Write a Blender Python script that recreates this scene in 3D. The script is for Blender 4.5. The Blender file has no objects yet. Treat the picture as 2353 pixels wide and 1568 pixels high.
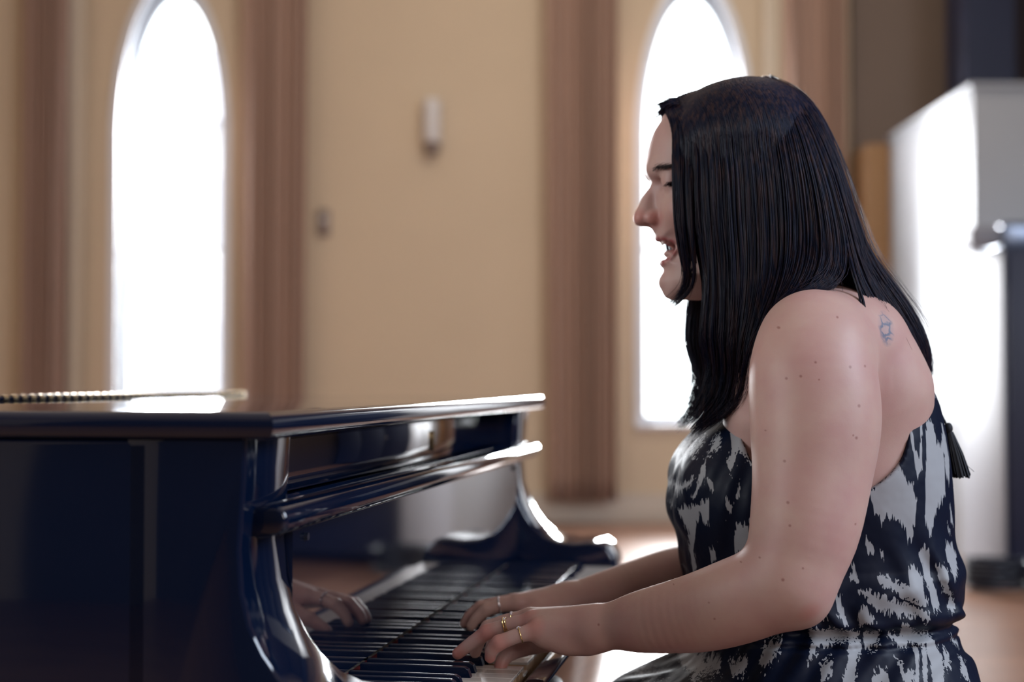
import bpy, bmesh, math, random
import numpy as np
from mathutils import Vector, Matrix

random.seed(7)
rng = np.random.default_rng(7)
S = bpy.context.scene
COL = S.collection
PI = math.pi

# ------------------------------------------------------------------ camera, world, lights, exposure
F = 3268.0                      # focal length in pixels of the 2353 px wide frame (50 mm on full frame)
CAM = Vector((0.0, 0.0, 1.06))
PITCH = math.atan(92.0 / F)
cd = bpy.data.cameras.new('camera')
cd.lens = 50.0
cd.sensor_width = 36.0
cd.clip_start = 0.05
cd.clip_end = 200
cd.dof.use_dof = True
cd.dof.focus_distance = 1.60
cd.dof.aperture_fstop = 2.6
cam = bpy.data.objects.new('camera', cd)
cam.location = CAM
cam.rotation_euler = (PI / 2 + PITCH, 0, 0)
COL.objects.link(cam)
S.camera = cam

w = bpy.data.worlds.new('sky')
S.world = w
w.use_nodes = True
wn = w.node_tree.nodes
wl = w.node_tree.links
for n in list(wn): wn.remove(n)
wo = wn.new('ShaderNodeOutputWorld')
wb = wn.new('ShaderNodeBackground')
wb.inputs['Color'].default_value = (0.90, 0.95, 1.0, 1)
wb.inputs['Strength'].default_value = 6.5
wl.new(wb.outputs[0], wo.inputs[0])

S.view_settings.view_transform = 'Standard'
S.view_settings.look = 'None'
S.view_settings.gamma = 1.0
S.view_settings.use_curve_mapping = False
S.view_settings.exposure = 0.0

def area(name, loc, target, sx, sy, power, color, spread=180):
    l = bpy.data.lights.new(name, 'AREA')
    l.shape = 'RECTANGLE'
    l.size, l.size_y = sx, sy
    l.energy = power
    l.color = color
    l.spread = math.radians(spread)
    o = bpy.data.objects.new(name, l)
    o.location = loc
    d = Vector(target) - Vector(loc)
    o.rotation_euler = d.to_track_quat('-Z', 'Y').to_euler()
    COL.objects.link(o)
    return o
# unseen fill lamp added behind the camera for the woman's near side
area('rear_fill', (3.6, -4.6, 3.2), (0.6, 2.5, 1.0), 2.6, 3.0, 110, (1.0, 0.93, 0.92))
# daylight of the window behind the pianist
area('daylight_side', (4.4, 0.4, 3.4), (0.6, 1.8, 1.0), 2.2, 2.6, 260, (0.74, 0.84, 1.0))
# the row of windows in the side wall, out of the picture
area('daylight_side_wall', (-5.9, 0.6, 2.7), (2.0, 3.4, 1.2), 4.5, 3.0, 125, (0.90, 0.95, 1.0), 120)
# unseen fill lamp added to brighten the window wall
area('wall_fill', (1.0, 7.6, 5.5), (0.8, 10.7, 0.6), 3.0, 1.6, 70, (1.0, 0.88, 0.74))
# window daylight entering through the two arched windows
area('window_daylight_a', (-2.58, 10.95, 2.1), (-2.2, 6.0, 1.9), 0.62, 2.5, 560, (0.95, 0.96, 1.0))
area('window_daylight_b', (1.38, 10.95, 2.1), (0.9, 6.0, 1.9), 0.62, 2.5, 560, (0.95, 0.96, 1.0))

# ------------------------------------------------------------------ helpers
TP = math.tan(PITCH)
CP, SP = math.cos(PITCH), math.sin(PITCH)
def at(px, py, d):
    """The point of the place that the photograph shows at (px, py), d metres in front of the camera."""
    a = (px - 1176.5) / F
    b = -(py - 784.0) / F
    Y = CP - b * SP
    Z = SP + b * CP
    s = d / Y
    return (CAM.x + a * s, CAM.y + d, CAM.z + Z * s)

def tag(o, label=None, cat=None, group=None, kind=None):
    if label: o['label'] = label
    if cat: o['category'] = cat
    if group: o['group'] = group
    if kind: o['kind'] = kind
    return o

def empty(name, loc=(0, 0, 0), rz=0.0):
    o = bpy.data.objects.new(name, None)
    o.location = loc
    o.rotation_euler = (0, 0, rz)
    o.empty_display_size = 0.05
    COL.objects.link(o)
    return o

def obj(name, me, mat, parent=None, smooth=False):
    o = bpy.data.objects.new(name, me)
    COL.objects.link(o)
    if parent: o.parent = parent
    if mat is not None:
        me.materials.clear()
        me.materials.append(mat)
    if smooth:
        me.polygons.foreach_set('use_smooth', np.ones(len(me.polygons), dtype=bool))
    return o

def np_mesh(name, verts, faces):
    """verts (n,3), faces (m,k) all with the same number of corners."""
    me = bpy.data.meshes.new(name)
    verts = np.asarray(verts, dtype=np.float32)
    faces = np.asarray(faces, dtype=np.int32)
    me.vertices.add(len(verts))
    me.vertices.foreach_set('co', verts.ravel())
    k = faces.shape[1]
    me.loops.add(faces.size)
    me.loops.foreach_set('vertex_index', faces.ravel())
    me.polygons.add(len(faces))
    me.polygons.foreach_set('loop_start', np.arange(0, faces.size, k, dtype=np.int32))
    me.polygons.foreach_set('loop_total', np.full(len(faces), k, dtype=np.int32))
    me.update(calc_edges=True)
    me.validate()
    return me

class MB:
    def __init__(self):
        self.bm = bmesh.new()
    def box(self, x0, x1, y0, y1, z0, z1, bevel=0.0, seg=2, rot=None):
        r = bmesh.ops.create_cube(self.bm, size=1.0)
        vs = r['verts']
        for v in vs:
            v.co.x = x0 + (v.co.x + .5) * (x1 - x0)
            v.co.y = y0 + (v.co.y + .5) * (y1 - y0)
            v.co.z = z0 + (v.co.z + .5) * (z1 - z0)
        if rot is not None:
            c = Vector(((x0 + x1) / 2, (y0 + y1) / 2, (z0 + z1) / 2))
            for v in vs: v.co = rot @ (v.co - c) + c
        if bevel > 0:
            es = list({e for v in vs for e in v.link_edges})
            bmesh.ops.bevel(self.bm, geom=es, offset=bevel, segments=seg, affect='EDGES', profile=0.5)
        return self
    def prism(self, pts, axis, a0, a1, bevel=0.0, seg=3, sharp=25):
        """Extrude the 2D outline pts along axis ('x','y','z') from a0 to a1."""
        def P(p, a):
            if axis == 'z': return (p[0], p[1], a)
            if axis == 'y': return (p[0], a, p[1])
            return (a, p[0], p[1])
        lo = [self.bm.verts.new(P(p, a0)) for p in pts]
        hi = [self.bm.verts.new(P(p, a1)) for p in pts]
        n = len(pts)
        fs = [self.bm.faces.new(lo), self.bm.faces.new(hi[::-1])]
        for i in range(n):
            j = (i + 1) % n
            fs.append(self.bm.faces.new((lo[i], hi[i], hi[j], lo[j])))
        bmesh.ops.recalc_face_normals(self.bm, faces=fs)
        if bevel > 0:
            es = [e for e in (set(lo[i].link_edges[k] for i in range(n) for k in range(len(lo[i].link_edges))) |
                              set(hi[i].link_edges[k] for i in range(n) for k in range(len(hi[i].link_edges))))
                  if len(e.link_faces) == 2 and (fs[0] in e.link_faces or fs[1] in e.link_faces)]
            bmesh.ops.bevel(self.bm, geom=es, offset=bevel, segments=seg, affect='EDGES', profile=0.5)
        return self
    def cyl(self, p0, p1, r0, r1=None, n=24, cap=True):
        r1 = r0 if r1 is None else r1
        p0, p1 = Vector(p0), Vector(p1)
        d = p1 - p0
        m = Matrix.Translation((p0 + p1) / 2) @ d.to_track_quat('Z', 'Y').to_matrix().to_4x4()
        bmesh.ops.create_cone(self.bm, cap_ends=cap, segments=n, radius1=r0, radius2=r1, depth=d.length, matrix=m)
        return self
    def sphere(self, c, r, n=16, scale=(1, 1, 1)):
        m = Matrix.Translation(c) @ Matrix.Diagonal((*scale, 1))
        bmesh.ops.create_uvsphere(self.bm, u_segments=n, v_segments=n // 2 + 2, radius=r, matrix=m)
        return self
    def torus(self, c, axis, R, r, n=32, m=10, scale=(1, 1)):
        q = Vector(axis).to_track_quat('Z', 'Y').to_matrix()
        rings = []
        for i in range(n):
            a = 2 * PI * i / n
            ring = []
            for j in range(m):
                b = 2 * PI * j / m
                p = Vector(((R + r * math.cos(b)) * math.cos(a) * scale[0], (R + r * math.cos(b)) * math.sin(a) * scale[1], r * math.sin(b)))
                ring.append(self.bm.verts.new(q @ p + Vector(c)))
            rings.append(ring)
        for i in range(n):
            for j in range(m):
                self.bm.faces.new((rings[i][j], rings[(i + 1) % n][j], rings[(i + 1) % n][(j + 1) % m], rings[i][(j + 1) % m]))
        return self
    def tube(self, pts, r, n=10):
        pts = [Vector(p) for p in pts]
        rs = r if isinstance(r, (list, tuple)) else [r] * len(pts)
        prev = None
        for i, p in enumerate(pts):
            t = (pts[min(i + 1, len(pts) - 1)] - pts[max(i - 1, 0)]).normalized()
            q = t.to_track_quat('Z', 'Y')
            ring = [self.bm.verts.new(p + q @ Vector((rs[i] * math.cos(2 * PI * k / n), rs[i] * math.sin(2 * PI * k / n), 0))) for k in range(n)]
            if prev:
                for k in range(n):
                    self.bm.faces.new((prev[k], prev[(k + 1) % n], ring[(k + 1) % n], ring[k]))
            else:
                self.bm.faces.new(ring[::-1])
            prev = ring
        self.bm.faces.new(prev)
        return self
    def build(self, name, mat, parent=None, smooth=True, angle=35):
        me = bpy.data.meshes.new(name)
        bmesh.ops.recalc_face_normals(self.bm, faces=self.bm.faces[:])
        self.bm.to_mesh(me)
        self.bm.free()
        if smooth:
            me.polygons.foreach_set('use_smooth', np.ones(len(me.polygons), dtype=bool))
            me.set_sharp_from_angle(angle=math.radians(angle))
        o = bpy.data.objects.new(name, me)
        if mat is not None: me.materials.append(mat)
        COL.objects.link(o)
        if parent: o.parent = parent
        return o

# ------------------------------------------------------------------ materials
def mat(name, color, rough=0.5, metal=0.0, coat=0.0, spec=0.5, sheen=0.0, sss=0.0, bump=None, vary=None):
    m = bpy.data.materials.new(name)
    m.use_nodes = True
    nt = m.node_tree
    b = nt.nodes['Principled BSDF']
    b.inputs['Base Color'].default_value = (*color, 1)
    b.inputs['Roughness'].default_value = rough
    b.inputs['Metallic'].default_value = metal
    b.inputs['Coat Weight'].default_value = coat
    b.inputs['Coat Roughness'].default_value = 0.04
    b.inputs['Specular IOR Level'].default_value = spec
    b.inputs['Sheen Weight'].default_value = sheen
    if sss > 0:
        b.inputs['Subsurface Weight'].default_value = sss
        b.inputs['Subsurface Radius'].default_value = (0.012, 0.005, 0.003)
        b.inputs['Subsurface Scale'].default_value = 1.0
    tc = nt.nodes.new('ShaderNodeTexCoord')
    if vary:                                   # (scale, amount, stretch)
        mp = nt.nodes.new('ShaderNodeMapping')
        mp.inputs['Scale'].default_value = vary[2]
        nz = nt.nodes.new('ShaderNodeTexNoise')
        nz.inputs['Scale'].default_value = vary[0]
        nz.inputs['Detail'].default_value = 4
        mx = nt.nodes.new('ShaderNodeMix')
        mx.data_type = 'RGBA'
        nt.links.new(tc.outputs['Object'], mp.inputs[0])
        nt.links.new(mp.outputs[0], nz.inputs['Vector'])
        nt.links.new(nz.outputs['Fac'], mx.inputs[0])
        mx.inputs[6].default_value = tuple(c * (1 - vary[1]) for c in color) + (1,)
        mx.inputs[7].default_value = tuple(min(1, c * (1 + vary[1])) for c in color) + (1,)
        nt.links.new(mx.outputs[2], b.inputs['Base Color'])
    if bump:                                   # (scale, strength, distance)
        nz = nt.nodes.new('ShaderNodeTexNoise')
        nz.inputs['Scale'].default_value = bump[0]
        nz.inputs['Detail'].default_value = 5
        bp = nt.nodes.new('ShaderNodeBump')
        bp.inputs['Strength'].default_value = bump[1]
        bp.inputs['Distance'].default_value = bump[2]
        nt.links.new(tc.outputs['Object'], nz.inputs['Vector'])
        nt.links.new(nz.outputs['Fac'], bp.inputs['Height'])
        nt.links.new(bp.outputs[0], b.inputs['Normal'])
    return m

M = {}
M['wall'] = mat('cream_plaster', (0.66, 0.535, 0.385), 0.8, bump=(60, 0.15, 0.002), vary=(1.2, 0.05, (1, 1, 1)))
M['ochre'] = mat('ochre_tone', (0.34, 0.20, 0.10), 0.8, vary=(1.2, 0.08, (1, 1, 1)))  # ochre tone of the closet's far end section
M['shade_wall'] = mat('shaded_plaster', (0.20, 0.15, 0.12), 0.85, vary=(1.5, 0.06, (1, 1, 1)))  # shade of the corner wall put into a darker plaster colour
M['dark_wall'] = mat('dark_plaster', (0.055, 0.040, 0.043), 0.85, vary=(1.5, 0.1, (1, 1, 1)))
M['ceiling'] = mat('ceiling_paint', (0.55, 0.48, 0.40), 0.9, vary=(2, 0.04, (1, 1, 1)))
M['white_trim'] = mat('white_trim_paint', (0.80, 0.83, 0.88), 0.45, vary=(5, 0.04, (1, 1, 1)))
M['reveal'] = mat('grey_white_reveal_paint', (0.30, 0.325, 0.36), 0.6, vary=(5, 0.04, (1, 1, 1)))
M['cream_trim'] = mat('cream_trim_paint', (0.60, 0.52, 0.43), 0.5, vary=(4, 0.04, (1, 1, 1)))
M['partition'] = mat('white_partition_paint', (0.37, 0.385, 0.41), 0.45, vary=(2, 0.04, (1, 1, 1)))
M['curtain'] = mat('rose_tan_cloth', (0.43, 0.29, 0.225), 0.9, sheen=0.1, vary=(3, 0.15, (8, 8, 0.3)))
M['liner'] = mat('cream_lining_cloth', (0.72, 0.64, 0.52), 0.9, vary=(3, 0.05, (5, 5, 0.3)))
M['piano'] = mat('black_piano_lacquer', (0.0018, 0.0066, 0.024), 0.06, coat=0.5, spec=0.5, vary=(3, 0.2, (1, 1, 1)))
M['boosted_lacquer'] = mat('boosted_reflection_lacquer', (0.0018, 0.0058, 0.020), 0.04, coat=1.0, spec=1.0, vary=(3, 0.2, (1, 1, 1)))  # lacquer copy, reflection raised to brighten fallboard and front board
M['boosted_lacquer'].node_tree.nodes['Principled BSDF'].inputs['Coat IOR'].default_value = 2.3
M['boosted_lacquer'].node_tree.nodes['Principled BSDF'].inputs['IOR'].default_value = 2.2
M['ivory'] = mat('white_key_plastic', (0.62, 0.57, 0.52), 0.12, coat=0.3, vary=(20, 0.03, (1, 1, 1)))
M['wood_side'] = mat('pale_key_wood', (0.50, 0.33, 0.20), 0.6, vary=(30, 0.15, (1, 8, 1)))
M['ebony'] = mat('black_key_plastic', (0.003, 0.008, 0.026), 0.16, coat=0.2, vary=(20, 0.2, (1, 1, 1)))
M['felt'] = mat('red_felt', (0.16, 0.008, 0.010), 0.95, sheen=0.0, vary=(80, 0.2, (1, 1, 1)))
M['brass'] = mat('brass', (0.62, 0.46, 0.24), 0.25, metal=1.0, vary=(20, 0.08, (1, 1, 1)))
M['gold'] = mat('gold', (0.85, 0.62, 0.28), 0.18, metal=1.0, vary=(50, 0.05, (1, 1, 1)))
M['silver'] = mat('silver', (0.80, 0.78, 0.80), 0.15, metal=1.0, vary=(50, 0.05, (1, 1, 1)))
M['stone'] = mat('pale_stone', (0.75, 0.70, 0.75), 0.03, coat=1.0, vary=(50, 0.05, (1, 1, 1)))
M['dark_cabinet'] = mat('dark_charcoal_panel', (0.012, 0.016, 0.045), 0.5, vary=(6, 0.15, (1, 1, 1)))
M['grey_metal'] = mat('pale_grey_metal', (0.26, 0.26, 0.29), 0.55, metal=0.0, vary=(3, 0.06, (1, 1, 1)))
M['blue_metal'] = mat('blue_grey_shell', (0.12, 0.15, 0.22), 0.25, metal=0.3, coat=0.3, vary=(5, 0.1, (1, 1, 1)))
M['rubber'] = mat('black_rubber', (0.008, 0.012, 0.025), 0.35, vary=(20, 0.2, (1, 1, 1)))
M['leather'] = mat('black_leather', (0.010, 0.011, 0.016), 0.35, bump=(250, 0.3, 0.001))
M['pale_build'] = mat('pale_render', (0.52, 0.50, 0.53), 0.9, vary=(0.4, 0.1, (1, 1, 1)))
M['roof'] = mat('grey_roof', (0.46, 0.45, 0.50), 0.8, vary=(0.6, 0.1, (1, 1, 1)))
M['snow'] = mat('pale_ground', (0.45, 0.45, 0.44), 0.9, vary=(0.3, 0.1, (1, 1, 1)))
M['sconce'] = mat('frosted_white', (0.75, 0.73, 0.72), 0.5, vary=(10, 0.03, (1, 1, 1)))
M['bronze'] = mat('dull_bronze', (0.28, 0.22, 0.19), 0.45, metal=0.5, vary=(10, 0.1, (1, 1, 1)))

def glass_mat():
    m = bpy.data.materials.new('window_glass')
    m.use_nodes = True
    nt = m.node_tree
    for n in list(nt.nodes): nt.nodes.remove(n)
    o = nt.nodes.new('ShaderNodeOutputMaterial')
    t = nt.nodes.new('ShaderNodeBsdfTransparent')
    g = nt.nodes.new('ShaderNodeBsdfGlossy')
    g.inputs['Roughness'].default_value = 0.02
    f = nt.nodes.new('ShaderNodeFresnel')
    f.inputs[0].default_value = 1.45
    mx = nt.nodes.new('ShaderNodeMixShader')
    t.inputs[0].default_value = (0.97, 0.985, 0.98, 1)
    nt.links.new(f.outputs[0], mx.inputs[0])
    nt.links.new(t.outputs[0], mx.inputs[1])
    nt.links.new(g.outputs[0], mx.inputs[2])
    nt.links.new(mx.outputs[0], o.inputs[0])
    return m
M['glass'] = glass_mat()

def floor_mat():
    m = bpy.data.materials.new('floor_boards')
    m.use_nodes = True
    nt = m.node_tree
    b = nt.nodes['Principled BSDF']
    tc = nt.nodes.new('ShaderNodeTexCoord')
    br = nt.nodes.new('ShaderNodeTexBrick')
    br.inputs['Scale'].default_value = 1.0
    br.inputs['Brick Width'].default_value = 1.4
    br.inputs['Row Height'].default_value = 0.07
    br.inputs['Mortar Size'].default_value = 0.0012
    br.inputs['Color1'].default_value = (0.20, 0.105, 0.070, 1)
    br.inputs['Color2'].default_value = (0.29, 0.155, 0.100, 1)
    br.inputs['Mortar'].default_value = (0.06, 0.03, 0.02, 1)
    nt.links.new(tc.outputs['Object'], br.inputs['Vector'])
    nz = nt.nodes.new('ShaderNodeTexNoise')
    mp = nt.nodes.new('ShaderNodeMapping')
    mp.inputs['Scale'].default_value = (2, 30, 1)
    nz.inputs['Scale'].default_value = 2.0
    nz.inputs['Detail'].default_value = 6
    nt.links.new(tc.outputs['Object'], mp.inputs[0])
    nt.links.new(mp.outputs[0], nz.inputs['Vector'])
    mx = nt.nodes.new('ShaderNodeMix')
    mx.data_type = 'RGBA'
    mx.blend_type = 'MULTIPLY'
    mx.inputs[0].default_value = 0.5
    nt.links.new(br.outputs['Color'], mx.inputs[6])
    cr = nt.nodes.new('ShaderNodeMapRange')
    cr.inputs[3].default_value = 0.6
    cr.inputs[4].default_value = 1.4
    nt.links.new(nz.outputs['Fac'], cr.inputs[0])
    nt.links.new(cr.outputs[0], mx.inputs[7])
    nt.links.new(mx.outputs[2], b.inputs['Base Color'])
    b.inputs['Roughness'].default_value = 0.34
    b.inputs['Specular IOR Level'].default_value = 0.25
    return m
M['floor'] = floor_mat()

# ------------------------------------------------------------------ the room
WY = 10.7                       # inner face of the window wall
def arch(cx, hw, z0, zs, zt, n=24):
    """Outline of a tall, slightly pointed arch opening: sill z0, springing zs, top zt."""
    pts = [(cx - hw, z0), (cx + hw, z0)]
    for i in range(n + 1):
        a = PI * i / n
        c, s = math.cos(a), math.sin(a)
        pts.append((cx + hw * c * (1 - 0.05 * s), zs + (zt - zs) * s))
    return pts

def filled(name, loops, y0, y1, m, parent=None):
    """A slab in the xz plane between y0 and y1 with the first loop as outline and the others as holes."""
    cu = bpy.data.curves.new(name, 'CURVE')
    cu.dimensions = '2D'
    cu.fill_mode = 'BOTH'
    cu.extrude = abs(y1 - y0) / 2
    for lp in loops:
        sp = cu.splines.new('POLY')
        sp.points.add(len(lp) - 1)
        for i, p in enumerate(lp): sp.points[i].co = (p[0], p[1], 0, 1)
        sp.use_cyclic_u = True
    tmp = bpy.data.objects.new('tmp', cu)
    COL.objects.link(tmp)
    dg = bpy.context.evaluated_depsgraph_get()
    me = bpy.data.meshes.new_from_object(tmp.evaluated_get(dg))
    bpy.data.objects.remove(tmp)
    R = Matrix.Translation((0, (y0 + y1) / 2, 0)) @ Matrix.Rotation(PI / 2, 4, 'X')
    me.transform(R)
    me.name = name
    bm = bmesh.new(); bm.from_mesh(me)
    bmesh.ops.remove_doubles(bm, verts=bm.verts[:], dist=1e-5)
    bmesh.ops.recalc_face_normals(bm, faces=bm.faces[:])
    bm.to_mesh(me); bm.free()
    return obj(name, me, m, parent)

WX0, WX1, WZ = -6.0, 5.0, 5.6
wins = [(-2.58, 0.40), (1.38, 0.40)]
holes = [arch(cx, hw, 0.74, 2.95, 4.10) for cx, hw in wins]
fw = filled('wall_back', [[(WX0, 0), (WX1, 0), (WX1, WZ), (WX0, WZ)]] + holes, WY, WY + 0.30, M['wall'])
tag(fw, kind='structure')
tag(MB().box(WX0, WX1, -5.2, WY + 0.3, -0.1, 0).build('floor', M['floor'], smooth=False), kind='structure')
tag(MB().box(WX0, WX1, -5.2, WY + 0.3, WZ, WZ + 0.1).build('ceiling', M['ceiling'], smooth=False), kind='structure')
tag(MB().box(WX0 - 0.2, WX0, -5.2, WY + 0.3, 0, WZ).build('wall_left', M['wall'], smooth=False), kind='structure')
tag(MB().box(WX1, WX1 + 0.2, -5.2, WY + 0.3, 0, WZ).build('wall_right', M['dark_wall'], smooth=False), kind='structure')
tag(MB().box(WX0, WX1, -5.4, -5.2, 0, WZ).build('wall_front', M['dark_wall'], smooth=False), kind='structure')
b = MB()
b.box(WX0, 2.52, WY - 0.025, WY, 0, 0.20, 0.004).box(WX0, 2.52, WY - 0.035, WY, 0.185, 0.215, 0.008)
tag(b.build('baseboard_back', M['cream_trim']), kind='structure')

for i, (cx, hw) in enumerate(wins):
    r = empty('window_%d' % (i + 1), (0, 0, 0))
    tag(r, kind='structure')
    # casing round the opening, lining of the reveal, sashes, sill, glass
    filled('window_frame', [arch(cx, hw + 0.055, 0.70, 2.95, 4.17), arch(cx, hw - 0.012, 0.752, 2.95, 4.085)], WY - 0.03, WY + 0.012, M['white_trim'], r)
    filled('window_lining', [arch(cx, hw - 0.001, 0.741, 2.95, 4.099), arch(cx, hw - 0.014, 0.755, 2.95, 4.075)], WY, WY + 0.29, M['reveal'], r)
    filled('window_sash', [arch(cx, hw - 0.014, 0.755, 2.95, 4.075), arch(cx, hw - 0.045, 0.80, 2.95, 4.02)], WY + 0.20, WY + 0.25, M['white_trim'], r)
    b = MB()
    b.box(cx - hw + 0.02, cx + hw - 0.02, WY + 0.20, WY + 0.25, 2.055, 2.085, 0.004)
    b.build('window_rail', M['white_trim'], r)
    MB().box(cx - hw - 0.06, cx + hw + 0.06, WY - 0.07, WY + 0.03, 0.715, 0.745, 0.008).build('window_sill', M['white_trim'], r)
    filled('window_pane', [arch(cx, hw - 0.03, 0.78, 2.95, 4.05)], WY + 0.222, WY + 0.226, M['glass'], r)

# outside: pale ground and a far pale house
tag(MB().box(-30, 30, WY + 0.5, 60, -0.6, -0.5).build('outside_ground', M['snow'], smooth=False), kind='structure')
hb = empty('house', (-8.5, 30, -0.5))
tag(hb, 'pale overexposed house standing outside, seen faintly through the arched window', 'house')
MB().box(-4.5, 4.5, -3, 3, 0, 6.5).build('wall', M['pale_build'], hb, smooth=False)
b = MB(); b.prism([(-3.4, 6.5), (3.4, 6.5), (0, 8.6)], 'x', -4.8, 4.8); b.build('roof', M['roof'], hb, smooth=False)
for k in range(3):
    for z in (1.2, 4.0):
        MB().box(-3.3 + 2.6 * k, -2.3 + 2.6 * k, -3.05, -2.95, z, z + 1.5).build('window', M['roof'], hb, smooth=False)

# curtains: gathered cloth on the window wall
def curtain_mesh(x0, x1, z0, z1, folds, amp, seed, y=WY - 0.14, th=0.006):
    r = np.random.default_rng(seed)
    n, m = folds * 14, 26
    ph = np.cumsum(r.uniform(0.6, 1.4, folds * 2 + 2)); ph = ph / ph[-1]
    u = np.linspace(0, 1, n)
    fo = np.interp(u, ph, np.arange(len(ph)) % 2)
    fo = 0.5 - 0.5 * np.cos(fo * PI)
    am = np.interp(u, np.linspace(0, 1, folds + 1), r.uniform(0.3, 1.5, folds + 1))
    V, Fc = [], []
    for side in (0, 1):
        for j in range(m):
            t = j / (m - 1)
            z = z1 + (z0 - z1) * t
            gather = 0.97 + 0.03 * math.cos(t * PI)
            xs = (x0 + x1) / 2 + (u - 0.5) * (x1 - x0) * gather
            ys = y - amp * am * fo * (0.75 + 0.25 * t) + 0.006 * np.sin(u * 30 + t * 4 + seed) + side * th
            V.append(np.stack([xs, ys, np.full(n, z)], 1))
    V = np.concatenate(V)
    for side in (0, 1):
        for j in range(m - 1):
            for i in range(n - 1):
                a = side * n * m + j * n + i
                q = (a, a + 1, a + 1 + n, a + n)
                Fc.append(q if side == 0 else q[::-1])
    o = n * m
    for i in range(n - 1):
        Fc.append((i, i + o, i + 1 + o, i + 1)); k = (m - 1) * n + i
        Fc.append((k, k + 1, k + 1 + o, k + o))
    for j in range(m - 1):
        a = j * n; Fc.append((a, a + n, a + n + o, a + o)); a = j * n + n - 1
        Fc.append((a, a + o, a + n + o, a + n))
    return np_mesh('curtain', V, Fc)
def curtain(x0, x1, folds, seed, label, liner=None):
    r = empty('curtain', ((x0 + x1) / 2, WY - 0.1, 0))
    tag(r, label, 'curtain', 'long curtains beside the arched windows')
    o = obj('cloth', curtain_mesh(x0, x1, 0.17, 4.95, folds, 0.07, seed), M['curtain'], r, True)
    o.location = (-(x0 + x1) / 2, -(WY - 0.1), 0)
    if liner:
        l = obj('lining', curtain_mesh(liner[0], liner[1], 0.17, 4.95, 2, 0.03, seed + 50, WY - 0.07), M['liner'], r, True)
        l.location = o.location
        l['label'] = 'pale cream lining'
    b = MB().cyl((-(x1 - x0) / 2 - 0.06, 0, 4.97), ((x1 - x0) / 2 + 0.06, 0, 4.97), 0.014)
    b.build('rod', M['bronze'], r)
    return r
curtain(-3.66, -3.30, 7, 4, 'rose tan cream-lined curtain farthest from the woman, above the piano lid', (-3.33, -3.19))
curtain(-2.02, -1.52, 8, 5, 'rose tan curtain hanging beside the small wall box above the piano lid')
curtain(0.25, 0.79, 8, 9, 'rose tan curtain hanging between the wall sconce and the singing woman')
curtain(2.02, 2.48, 7, 12, 'rose tan curtain hanging behind the back of the woman\'s head, cream lined', (1.89, 2.03))

# wall sconce and small wall box
sx, _, sz = at(993, 285, WY)
sc = empty('wall_sconce', (sx, WY, sz))
tag(sc, 'slim white wall sconce mounted high on the cream wall between the curtains', 'wall lamp')
MB().box(-0.06, 0.06, -0.02, 0, -0.20, 0.10, 0.004).build('back_plate', M['bronze'], sc)
b = MB(); prof = [(-0.065, -0.02), (0.065, -0.02), (0.065, -0.07), (0.05, -0.12), (0.02, -0.145), (-0.02, -0.145), (-0.05, -0.12), (-0.065, -0.07)]
b.prism(prof, 'z', -0.15, 0.17, 0.006); b.build('lamp_shade', M['sconce'], sc)
b = MB(); b.prism([(x * 0.8, y * 0.8 - 0.004) for x, y in prof], 'z', -0.24, -0.15, 0.006); b.build('bracket', M['bronze'], sc)
tx, _, tz = at(745, 512, WY)
th = empty('wall_box', (tx, WY, tz))
tag(th, 'small brownish control box on the cream wall beside the curtain', 'wall box')
MB().box(-0.045, 0.045, -0.03, 0, -0.10, 0.10, 0.006).build('box_body', M['bronze'], th)
MB().cyl((0, -0.03, 0.02), (0, -0.042, 0.02), 0.018).build('dial', M['sconce'], th)

# white built-in closet standing out from the window wall near the corner
PX0, PY0, PZ = 2.72, 8.35, 2.79
b = MB()
b.box(PX0, WX1 - 0.002, PY0, WY - 0.5, 0.002, PZ, 0.006)
tag(b.build('wall_closet', M['partition']), kind='structure')
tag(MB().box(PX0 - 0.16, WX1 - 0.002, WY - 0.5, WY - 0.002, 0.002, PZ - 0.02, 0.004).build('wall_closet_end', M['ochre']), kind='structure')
tag(MB().box(PX0 - 0.02, WX1 - 0.002, PY0 - 0.02, WY - 0.51, PZ, PZ + 0.03, 0.006).build('trim_1', M['partition']), kind='structure')
# wall above the closet
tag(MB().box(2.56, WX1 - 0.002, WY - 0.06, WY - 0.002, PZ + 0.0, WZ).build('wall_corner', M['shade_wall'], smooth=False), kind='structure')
# dark pillar and stage drape behind the closet top
c0 = 3.13
tag(MB().box(c0, c0 + 0.34, WY - 0.95, WY - 0.5, PZ + 0.031, WZ).build('trim_2', M['dark_cabinet'], smooth=False), kind='structure')
b = MB().cyl((3.55, WY - 0.75, PZ + 0.06), (3.30, WY - 0.95, WZ - 0.3), 0.03)
b.sphere((3.55, WY - 0.75, PZ + 0.06), 0.034)
tag(b.build('brace_pole', M['dark_cabinet']), 'dark slanted pole rising from the closet top beside the dark pillar', 'pole')
dr = obj('stage_drape', curtain_mesh(3.48, 4.98, PZ + 0.04, WZ - 0.05, 7, 0.08, 21, WY - 0.35), M['dark_wall'], None, True)
tag(dr, 'dark purplish drape hanging above the white closet', 'drape')

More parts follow.
